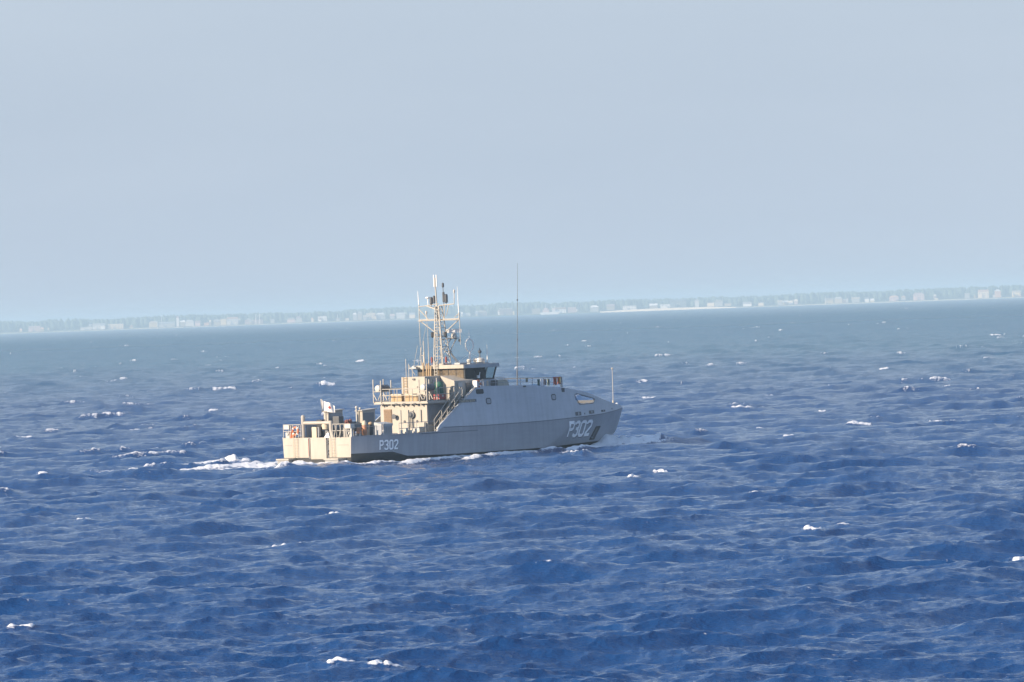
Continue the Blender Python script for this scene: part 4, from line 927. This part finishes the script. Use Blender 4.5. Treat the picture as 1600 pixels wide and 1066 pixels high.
aboard('rope_heap', 'dark red and brown heap of rope above the right corner box', 'rope', c, mat('dark_red_rope', (.16, .06, .05), .9, vary=.5, scale=8), (1.2, -2.4, 3.05))
d = MB(); d.box(.9, 1.6, -2.8, -2.0, 2.24, 3.08); d.build('winch_box', M['dark'], boat, bevel=.03)
# starboard side: stanchions, fairleads, capstan locker
for x in (1.15, 3.3, 4.05):
    d = MB(); d.lathe((x, -3.72, 2.3), (0, 0, 1), [(0, .12), (.1, .07), (.34, .07), (.36, .1), (.42, .08)], 8); d.build('bollard', M['whitegrp'], boat, True)
dl = MB(); dl.box(4.35, 5.7, -3.25, -2.5, 2.24, 3.15); lk = dl.build('deck_console', M['hull'], boat, bevel=.04)
d = MB(); d.hexa([(4.32, -3.28, 3.02), (5.73, -3.28, 3.02), (5.73, -2.47, 3.1), (4.32, -2.47, 3.1), (4.32, -3.28, 3.2), (5.73, -3.28, 3.2), (5.73, -2.47, 3.34), (4.32, -2.47, 3.34)]); d.build('console_lid', M['roof'], lk)
d = MB(); d.box(4.6, 5.0, -3.275, -3.252, 2.45, 2.95); d.box(5.1, 5.5, -3.275, -3.252, 2.45, 2.95); d.build('console_panel', M['deckgrey'], lk)
d = MB(); d.path([(4.2, -3.6, 2.3), (4.15, -3.6, 3.15), (4.4, -3.6, 3.25)], .04); d.build('console_rail', M['mast'], lk)
rail([(x, -3.8, 2.3) for x in (5.9, 7.0, 8.1, 9.2, 10.3)], .9, 'side_rail', boat, M['deckgrey'], .022, 2)
rail([(x, 3.8, 2.3) for x in (2.0, 3.4, 4.8, 6.2, 7.6, 9.0, 10.3)], .9, 'side_rail', boat, M['mast'], .022, 2)
rail([(x, -3.75, 2.3) for x in (.4, 1.2, 2.3, 3.2)], .78, 'side_rail', boat, M['mast'], .02, 1)
for x, z in ((7.2, .35), (7.9, .5), (8.4, .3), (9.0, .42)): MB().box(x - .15, x + .15, -2.9, -2.6, 2.244, 2.24 + z).build('vent_box', M['whitegrp'], boat, bevel=.02)
# ensign
fl = aboard('ensign', 'white ensign with small red marks flying above the tall grey box', 'flag', loc=(1.9, 1.05, 4.3))
c = MB(); c.tube((0, 0, 0), (.0, .0, 1.15), .03); c.build('flagstaff', M['dark'], fl)
nx, nz2 = 16, 10; vs = []
for i in range(nx + 1):
    for j in range(nz2 + 1):
        u, v = i / nx, j / nz2
        top_, bot_ = 1.12 - .62 * u ** .8 - .06 * math.sin(u * 7), .06 - .10 * u + .06 * math.sin(u * 6)
        z = bot_ + (top_ - bot_) * v
        vs.append((.02 + .55 * u + .06 * math.sin(u * 9), -(1.0 * u) + .10 * math.sin(u * 7 + v * 1.5), z))
fc = [(i * (nz2 + 1) + j, (i + 1) * (nz2 + 1) + j, (i + 1) * (nz2 + 1) + j + 1, i * (nz2 + 1) + j + 1) for i in range(nx) for j in range(nz2)]
me = bpy.data.meshes.new('flag_cloth'); me.from_pydata(vs, [], fc); me.materials.append(M['cloth']); me.materials.append(M['red'])
for p in me.polygons:
    i, j = divmod(p.index, nz2)
    if (i == 8 and 3 <= j <= 6) or (j in (4, 5) and 7 <= i <= 9): p.material_index = 1
me.shade_smooth(); fo = bpy.data.objects.new('flag_cloth', me); col.objects.link(fo); fo.parent = fl
sm = fo.modifiers.new('solid', 'SOLIDIFY'); sm.thickness = .012
# green drum on red crate
c = MB(); prof = [(0, .36), (.03, .38), (.28, .38), (.30, .40), (.34, .40), (.36, .38), (.6, .38), (.62, .40), (.66, .40), (.68, .38), (.92, .38), (.95, .36)]
c.lathe((0, 0, 0), (0, 0, 1), prof, 20)
o = aboard('drum', 'green plastic drum standing on a red crate beside the right liferaft', 'drum', c, M['green'], (12.6, -2.45, 5.42), smooth=True)
k = MB(); k.tube((0, 0, .951), (0, 0, 1.0), .3, 16); k.build('drum_lid', mat('dark_green_plastic', (.01, .07, .05), .4), o)
c = MB(); c.box(-.35, .35, -.36, .36, 0, .5); c.cur = 1; c.box(-.1, .1, -.38, -.361, .3, .44); c.box(-.37, -.351, -.05, .07, .3, .5)
aboard('crate', 'red crate under the green drum on the platform', 'crate', c, [M['red'], M['whitegrp']], (12.6, -2.45, 4.862))
# things hung on the forward rail
def hung(name, label, cat, x, w, h_, m1, m2, z=6.32, group='clothes and vests drying on the forward rail'):
    y = -shell_y(x, 5.7) + .1; rnd = random.Random(int(x * 100)); c = MB(); n = 6
    pts = []
    for j in range(5):
        for i in range(n + 1):
            u = i / n; v = j / 4
            pts.append(((u - .5) * w * (1 - .15 * v) + rnd.uniform(-.01, .01), -.06 - .04 * math.sin(u * 9 + j) - .02 * v, -h_ * v * (1 - .08 * math.sin(u * 7))))
    back = [(p[0], p[1] + .07, p[2]) for p in pts]; k = n + 1; N = len(pts)
    f = [(j * k + i, j * k + i + 1, (j + 1) * k + i + 1, (j + 1) * k + i) for j in range(4) for i in range(n)]
    c.add(pts + back, f + [tuple(a + N for a in q[::-1]) for q in f] + [(i, i + N, i + 1 + N, i + 1) for i in range(n)] + [(4 * k + i, 4 * k + i + 1, 4 * k + i + 1 + N, 4 * k + i + N) for i in range(n)]
          + [(j * k, (j + 1) * k, (j + 1) * k + N, j * k + N) for j in range(4)] + [(j * k + n, j * k + n + N, (j + 1) * k + n + N, (j + 1) * k + n) for j in range(4)])
    o = aboard(name, label, cat, c, m1, (x, y, z), group=group)
    if m2:
        k2 = MB(); k2.box(-w * .12, w * .12, -.16, -.115, -h_ * .8, -.04); k2.build('strap', m2, o)
    return o
hung('life_vest', 'red life vest hung on the forward rail, left of the yellow one', 'life vest', 26.55, .42, .66, M['red'], M['orange'])
hung('life_vest', 'yellow and orange life vest at the forward end of the rail, rightmost', 'life vest', 27.15, .45, .62, M['orange'], M['yellow'])
hung('towel', 'dark green cloth hung on the forward rail, leftmost of the hung cloths', 'cloth', 24.2, .28, .52, mat('dark_green_cloth', (.05, .10, .08), .9), None, 6.2)
hung('towel', 'white cloth hung on the forward rail beside the dark green one', 'cloth', 24.65, .30, .6, M['cloth'], None, 6.2)
hung('towel', 'pinkish grey cloth hung on the forward rail between the white and the olive one', 'cloth', 25.05, .30, .5, mat('pinkish_cloth', (.35, .25, .24), .9), M['dark'], 6.2)
hung('towel', 'pale olive cloth hung on the forward rail, rightmost of the cloths', 'cloth', 25.55, .30, .56, mat('olive_cloth', (.38, .40, .30), .9), M['dark'], 6.2)
hung('bag', 'small olive bag hung on the upper rail wire above the middle of the hull', 'bag', 22.6, .22, .35, mat('olive_bag', (.20, .18, .10), .9), None, 6.38, group=None)
c = MB(); c.hexa([(-.75, -.5, 0), (.75, -.5, 0), (.75, .5, 0), (-.75, .5, 0), (-.6, -.35, .55), (.55, -.35, .6), (.55, .35, .6), (-.6, .35, .55)])
o = aboard('deck_chest', 'beige grey covered chest on the upper deck right of the bridge', 'chest', c, mat('beige_cover', (.34, .32, .27), .85, vary=.2, scale=3), (20.6, -2.2, 5.72))
c = MB(); c.box(-.2, .2, -.2, .2, 0, .55); aboard('deck_box', 'small dark box left of the beige covered chest on the upper deck', 'box', c, M['dark'], (19.0 + .0, -3.0, 5.76))
c = MB(); c.tube((0, 0, 0), (0, 0, .5), .1, 8, .07); aboard('fire_extinguisher', 'cream cylinder by the rail left of the small dark box', 'extinguisher', c, M['cream'], (17.9, -3.2, 5.8))
c = MB(); c.box(-.06, .06, -.22, .22, 0, .55); aboard('float_bag', 'white bag beside the orange lifebuoy above the name board', 'bag', c, M['cloth'], (15.95, -3.52, 5.82))

# ---------------------------------------------------------------- the far shore, 11 km off
def shore_at(pxx, D=11000.0):      # world x of a place on the far shore (photo column at that range)
    return (pxx - 800) / FPX * D
rs = random.Random(5)
land_m = mat('island_earth', (.10, .12, .06), .95, vary=.3, scale=.02)
d = MB(); n_ = 60
for i in range(n_):
    x0, x1 = -8600 + i * 17200 / n_, -8600 + (i + 1) * 17200 / n_
    d.hexa([(x0, 11030, -1.0), (x1, 11030, -1.0), (x1, 13150, -1), (x0, 13150, -1), (x0, 11060, 2.6), (x1, 11060, 2.6), (x1, 13150, 12), (x0, 13150, 12)])
land = d.build('island_ground', land_m); land['kind'] = 'structure'
sand_m = mat('pale_sand', (.80, .68, .50), .95, vary=.1, scale=.05)
def sand(p0, p1, zt, y0):
    d = MB(); k = 14; x0, x1 = shore_at(p0), shore_at(p1)
    for i in range(k):
        a, b_ = x0 + (x1 - x0) * i / k, x0 + (x1 - x0) * (i + 1) / k; t0 = math.sin(math.pi * max(.03, i / k)) ** .4; t1 = math.sin(math.pi * min(.97, (i + 1) / k)) ** .4
        d.hexa([(a, y0, -.5), (b_, y0, -.5), (b_, 11066, -.5), (a, 11066, -.5), (a, y0 + 3, .25 + zt * t0 * .9), (b_, y0 + 3, .25 + zt * t1 * .9), (b_, 11066, zt * t1 + .3), (a, 11066, zt * t0 + .3)])
    o = d.build('beach', sand_m); o['kind'] = 'structure'; o['label'] = 'pale sandy beach on the far shore'
sand(940, 1150, 4.6, 10930); sand(-60, 700, .5, 11010); sand(1150, 1720, .8, 11010)
# trees behind the houses: one mass nobody could count
tree_m = mat('coastal_tree_leaves', (.07, .10, .07), .9, vary=.45, scale=.08)
V, Fc = [], []; r_ = np.random.default_rng(9)
cnt = 13500
tx = r_.uniform(-5600, 5600, cnt) * 1.0; ty = 11095 + r_.random(cnt) ** 1.5 * 500
hn = 19.0 + 4.2 * smooth_noise(tx, ty, 111, 200, 81) * 1.8 + 2.5 * smooth_noise(tx, ty, 31, 80, 82) * 1.8 + r_.uniform(-1.5, 1.8, cnt)
for i in range(cnt):
    rr = r_.uniform(3.6, 8.0); hh = hn[i]; cz = hh * .62; base = len(V)
    for th_, rad, zz in ((0, .0, 0),):
        ring1 = [(tx[i] + rr * .9 * math.cos(t * 1.047) * r_.uniform(.7, 1.2), ty[i] + rr * math.sin(t * 1.047), cz - hh * .25 * r_.uniform(.6, 1.3)) for t in range(6)]
        ring2 = [(tx[i] + rr * .8 * math.cos(t * 1.047 + .5) * r_.uniform(.6, 1.25), ty[i] + rr * .8 * math.sin(t * 1.047 + .5), cz + hh * .2 * r_.uniform(.5, 1.3)) for t in range(6)]
    V += [(tx[i], ty[i], 1.2)] + ring1 + ring2 + [(tx[i] + r_.uniform(-1, 1), ty[i], hh)]
    for t in range(6):
        u = (t + 1) % 6
        Fc += [(base, base + 1 + u, base + 1 + t), (base + 1 + t, base + 1 + u, base + 7 + t), (base + 1 + u, base + 7 + u, base + 7 + t), (base + 7 + t, base + 7 + u, base + 13)]
me = bpy.data.meshes.new('distant_woods'); me.from_pydata(V, [], Fc); me.materials.append(tree_m); me.update()
o = bpy.data.objects.new('distant_woods', me); col.objects.link(o); o['kind'] = 'stuff'; o['label'] = 'hazy low belt of trees behind the houses of the far shore'
# buildings: (left px, right px, height m, colour, roof, front y, label)
WH, CR, PK, OR, GR, YL = (.60, .59, .58), (.52, .44, .33), (.40, .29, .27), (.46, .29, .19), (.24, .26, .28), (.52, .43, .27)
BM = {}
bq = random.Random(77)
def bmat(c):
    k = bq.choice((.5, .75, 1.0, 1.3)); c = tuple(round(min(.85, v * k), 3) for v in c)
    if c not in BM: BM[c] = mat('house_paint_%d' % len(BM), c, .8, vary=.08, scale=.2)
    return BM[c]
winm = mat('far_window', (.06, .08, .10), .3)
def building(p0, p1, h_, c, roof, rc, lab, y0=11046, base=2.2, kind='building', wins=True, wing=None):
    x0, x1 = shore_at(p0, y0), shore_at(p1, y0); w = x1 - x0; h_ *= 1.8; dp = min(max(9.0, w * .5), 20)
    root = bpy.data.objects.new(kind, None); col.objects.link(root); root.location = ((x0 + x1) / 2, y0, base); tag(root, lab, 'building')
    b_ = MB(); b_.box(-w / 2, w / 2, 0, dp, 0, h_)
    if wing: b_.box(-w / 2 * wing[0], -w / 2 * wing[0] + w * wing[1], -.0 - 2.5, -.01, 0, h_ * wing[2])
    b_.build('wall', bmat(c), root)
    r2 = MB()
    if roof == 'flat': r2.box(-w / 2 - .4, w / 2 + .4, -.4, dp + .4, h_ + .01, h_ + .45)
    elif roof == 'hip': r2.hexa([(-w / 2 - .6, -.6, h_ + .01), (w / 2 + .6, -.6, h_ + .01), (w / 2 + .6, dp + .6, h_ + .01), (-w / 2 - .6, dp + .6, h_ + .01), (-w * .28, dp * .45, h_ + 3.6), (w * .28, dp * .45, h_ + 3.6), (w * .28, dp * .55, h_ + 3.6), (-w * .28, dp * .55, h_ + 3.6)])
    else: r2.add([(-w / 2 - .5, -.6, h_ + .01), (w / 2 + .5, -.6, h_ + .01), (w / 2 + .5, dp + .6, h_ + .01), (-w / 2 - .5, dp + .6, h_ + .01), (-w / 2 - .5, dp / 2, h_ + 4.2), (w / 2 + .5, dp / 2, h_ + 4.2)], [(0, 1, 5, 4), (1, 2, 5), (2, 3, 4, 5), (3, 0, 4), (0, 3, 2, 1)])
    r2.build('roof', bmat(rc), root)
    if wins and p1 - p0 >= 14:
        k = min(5, max(1, int(w / 5)))
        for f_ in range(max(1, int(h_ / 3.8))):
            for i in range(k):
                cx = -w / 2 + w * (i + .5) / k; MB().box(cx - 1.0, cx + 1.0, -.06, -.005, f_ * 3.8 + 1.2, f_ * 3.8 + 2.8).build('window', winm, root)
    return root
B = [
 (46, 64, 6.5, PK, 'flat', WH, 'pink and white two storey block standing alone near the left edge of the far shore'),
 (127, 145, 3.0, WH, 'flat', WH, 'long low bright white shed on the left part of the shore, at the water edge'),
 (146, 164, 5.0, WH, 'gable', WH, 'white gabled house behind the long low white shed'),
 (170, 194, 5.6, CR, 'flat', WH, 'cream block with pale flat roof, right of the white gabled house'),
 (234, 247, 5.5, YL, 'hip', CR, 'small yellow cream house below the thin mast on the left shore'),
 (249, 274, 4.0, WH, 'gable', GR, 'long whitish warehouse with grey roof right of the thin mast'),
 (283, 290, 5.0, CR, 'gable', WH, 'small cream gable house right of the square tower'),
 (291, 304, 5.5, WH, 'hip', WH, 'white hip roofed hall right of the square tower'),
 (306, 314, 3.8, PK, 'gable', PK, 'little pinkish house right of the white hip roofed hall'),
 (320, 328, 3.4, OR, 'flat', OR, 'tiny orange brick hut left of the cream cluster'),
 (335, 345, 4.5, CR, 'gable', WH, 'small cream house at the left of the orange roofed block'),
 (346, 355, 7.0, YL, 'flat', CR, 'tall narrow cream block touching the orange roofed building'),
 (356, 373, 6.8, WH, 'gable', OR, 'white building under a long orange roof'),
 (384, 412, 4.8, PK, 'flat', PK, 'wide dull pink warehouse below the harbour cranes'),
 (424, 430, 5.0, WH, 'flat', GR, 'narrow white house right of the dull pink warehouse'),
 (450, 462, 3.8, PK, 'hip', CR, 'low pinkish house left of the town centre'),
 (464, 471, 5.2, WH, 'hip', PK, 'white house with pink roof left of the town centre'),
 (498, 512, 6.2, WH, 'flat', WH, 'white cube house with two storeys left of the mast of the boat'),
 (553, 559, 7.0, WH, 'hip', WH, 'slim white house, left one of a pair beside the arched hall'),
 (560, 567, 8.0, CR, 'hip', WH, 'slim cream house, right one of a pair beside the arched hall'),
 (574, 588, 8.0, CR, 'flat', WH, 'tall cream building adjoining the arched hall'),
 (589, 603, 6.0, WH, 'hip', WH, 'large white hall with rounded roof in the town centre'),
 (611, 618, 3.6, WH, 'gable', PK, 'small white house between the hall and the long white row'),
 (621, 634, 5.0, WH, 'gable', WH, 'white row of houses just left of the mast of the boat'),
 (641, 650, 4.4, CR, 'gable', GR, 'cream house left of the mast, with grey roof'),
 (722, 736, 3.8, WH, 'flat', WH, 'low white building just right of the mast of the boat'),
 (748, 762, 4.4, PK, 'hip', CR, 'low pink building with cream roof between the mast and the tall whip'),
 (782, 802, 7.4, PK, 'flat', WH, 'pink grid fronted office block left of the tall whip antenna'),
 (833, 846, 6.0, CR, 'flat', PK, 'cream building right of the tall whip antenna'),
 (868, 886, 4.5, WH, 'gable', OR, 'long white shed with orange roof near the beached ship'),
 (889, 902, 6.2, PK, 'flat', CR, 'pinkish block right of the long shed with orange roof'),
 (924, 937, 5.6, WH, 'hip', WH, 'bright white house left of the sandy spit'),
 (950, 962, 4.8, CR, 'gable', PK, 'cream gabled house at the left end of the sandy spit'),
 (975, 996, 4.4, WH, 'flat', WH, 'white low building on the left half of the sandy spit'),
 (1017, 1029, 3.8, CR, 'gable', WH, 'little cream house in the middle of the sandy spit'),
 (1034, 1064, 4.4, WH, 'flat', WH, 'long white colonnaded building in the middle of the sandy spit'),
 (1049, 1074, 8.0, GR, 'gable', GR, 'large grey green roof rising behind the long white building'),
 (1107, 1118, 4.6, CR, 'flat', WH, 'cream house right of the white lookout tower'),
 (1119, 1131, 5.4, WH, 'hip', CR, 'white house with cream roof below the twin poles'),
 (1134, 1144, 3.0, CR, 'flat', CR, 'low cream shed at the right end of the sandy spit'),
 (1163, 1176, 3.0, WH, 'gable', WH, 'small white shed just beyond the right end of the spit'),
 (1187, 1195, 3.6, CR, 'flat', WH, 'small cream box house on the right shore'),
 (1217, 1224, 3.6, WH, 'gable', CR, 'white house, left one of two small ones on the right shore'),
 (1225, 1233, 3.0, CR, 'gable', WH, 'cream house, right one of two small ones on the right shore'),
 (1291, 1304, 3.8, YL, 'gable', CR, 'yellowish house at the left of the village on the right shore'),
 (1306, 1318, 5.4, CR, 'hip', WH, 'cream hip roofed house in the middle of the village on the right shore'),
 (1320, 1327, 4.2, WH, 'flat', WH, 'white box house in the middle of the village on the right shore'),
 (1333, 1345, 4.0, WH, 'gable', CR, 'white house at the right of the village on the right shore'),
 (1392, 1406, 4.6, PK, 'hip', OR, 'lone pinkish house with orange roof on the right shore'),
 (1430, 1446, 7.0, PK, 'hip', PK, 'large dull pink hip roofed house set back among the trees'),
 (1510, 1517, 6.0, WH, 'flat', WH, 'small white tower house on the right shore'),
 (1531, 1547, 7.5, CR, 'gable', OR, 'cream house with orange roof near the right edge'),
 (1557, 1566, 7.5, OR, 'hip', WH, 'orange tinted house with white roof near the right edge'),
 (1584, 1597, 5.2, YL, 'gable', CR, 'yellow cream house at the right edge of the photograph'),
]
for (p0, p1, h_, c, rf_, rc, lab) in B:
    spit = 945 < p0 < 1150
    building(p0, p1, h_, c, rf_, rc, lab, y0=11046 if not spit else 11030, base=2.2 if not spit else 4.4, wing=(1.0, .35, .6) if (p1 - p0) > 15 else None)
hr = random.Random(21); cl = [55, 150, 185, 300, 345, 395, 460, 505, 560, 600, 630, 745, 795, 850, 890, 930, 1240, 1300, 1340, 1400, 1440, 1540, 1570]
for i in range(58):
    c0 = hr.choice(cl) + hr.uniform(-26, 26); wd = hr.uniform(2.0, 6.5)
    r_o = building(c0, c0 + wd, hr.uniform(1.6, 4.6), hr.choice([WH, CR, PK, WH, YL]), hr.choice(['gable', 'hip', 'flat']), hr.choice([WH, CR, PK, OR, GR]),
                   'tiny pale house scarcely seen in the haze among the larger buildings of the far shore', y0=11042 + hr.uniform(-6, 26), kind='house')
    r_o['group'] = 'tiny hazy houses on the far shore'
tw = building(277, 281, 10.5, WH, 'hip', PK, 'square white tower with pinkish cap on the left shore', kind='tower')
tw = building(1088, 1094, 7.5, WH, 'hip', WH, 'white lookout tower on the sandy spit', y0=11030, base=4.4, kind='tower')
def pole(pxx, h_, lab, cat='mast', arms=0):
    h_ *= 1.8; arms *= 1.8; d = MB(); d.tube((0, 0, 0), (0, 0, h_), .6, 6, .35)
    if arms: d.tube((0, 0, h_ * .6), (arms, 0, h_ * 1.02), .22, 5)
    if arms: d.tube((0, 0, h_ * .98), (arms * .5, 0, h_ * .8), .15, 5)
    o = d.build('pole' if not arms else 'harbour_crane', bmat(WH), None); o.location = (shore_at(pxx, 11044), 11044, 1.4); tag(o, lab, cat)
pole(254, 14, 'thin white mast above the small yellow house on the left shore'); pole(247, 8, 'short white pole left of the thin white mast')
pole(401, 12, 'pale harbour crane with raised boom, left of two', 'crane', 6); pole(407, 13, 'pale harbour crane with raised boom, right of two', 'crane', 5)
pole(1122, 10, 'thin pale pole on the spit, left one of the twin poles'); pole(1131, 13, 'thin pale pole on the spit, right one of the twin poles')
pole(529, 8, 'thin pale pole left of the slim white houses'); pole(1292, 9, 'thin pole in the village on the right shore')
# the ship lying at the far quay
sh_ = bpy.data.objects.new('cargo_ship', None); col.objects.link(sh_); sh_.location = (shore_at(861, 10985), 10985, 0); sh_.scale = (1.8, 1.8, 1.8); tag(sh_, 'small white cargo ship at the far shore, right of the tall whip antenna', 'ship')
d = MB(); d.hexa([(-11, -3, -.5), (9, -3, -.5), (9, 3, -.5), (-11, 3, -.5), (-12, -3.4, 2.6), (13, -3.4, 3.2), (13, 3.4, 3.2), (-12, 3.4, 2.6)]); d.build('hull', bmat(WH), sh_)
d = MB(); d.box(-9, -1, -2.5, 2.5, 2.7, 6.0); d.box(-7, -3, -2, 2, 6.01, 8.0); d.build('deckhouse', bmat(PK), sh_)
d = MB(); d.tube((-5, 0, 8), (-5, 0, 12), .3); d.tube((6, 0, 3), (6, 0, 10), .3); d.tube((6, 0, 4), (1, 0, 9.5), .25); d.build('mast', bmat(WH), sh_)

# ---------------------------------------------------------------- the air: one even box of haze
d = MB(); d.box(-9400, 9400, -520, 14100, -3.0, 36.0); hz = d.build('haze', [], None); hz['kind'] = 'stuff'; hz['label'] = 'thin pale sea haze'
hm = bpy.data.materials.new('haze_air'); hm.use_nodes = True; n, l = hm.node_tree.nodes, hm.node_tree.links
for nd in list(n):
    if nd.type == 'BSDF_PRINCIPLED': n.remove(nd)
pv = n.new('ShaderNodeVolumePrincipled'); pv.inputs['Color'].default_value = HAZE_COL; pv.inputs['Density'].default_value = HAZE_D; pv.inputs['Anisotropy'].default_value = 0.0
l.new(pv.outputs[0], n['Material Output'].inputs['Volume']); hz.data.materials.append(hm)
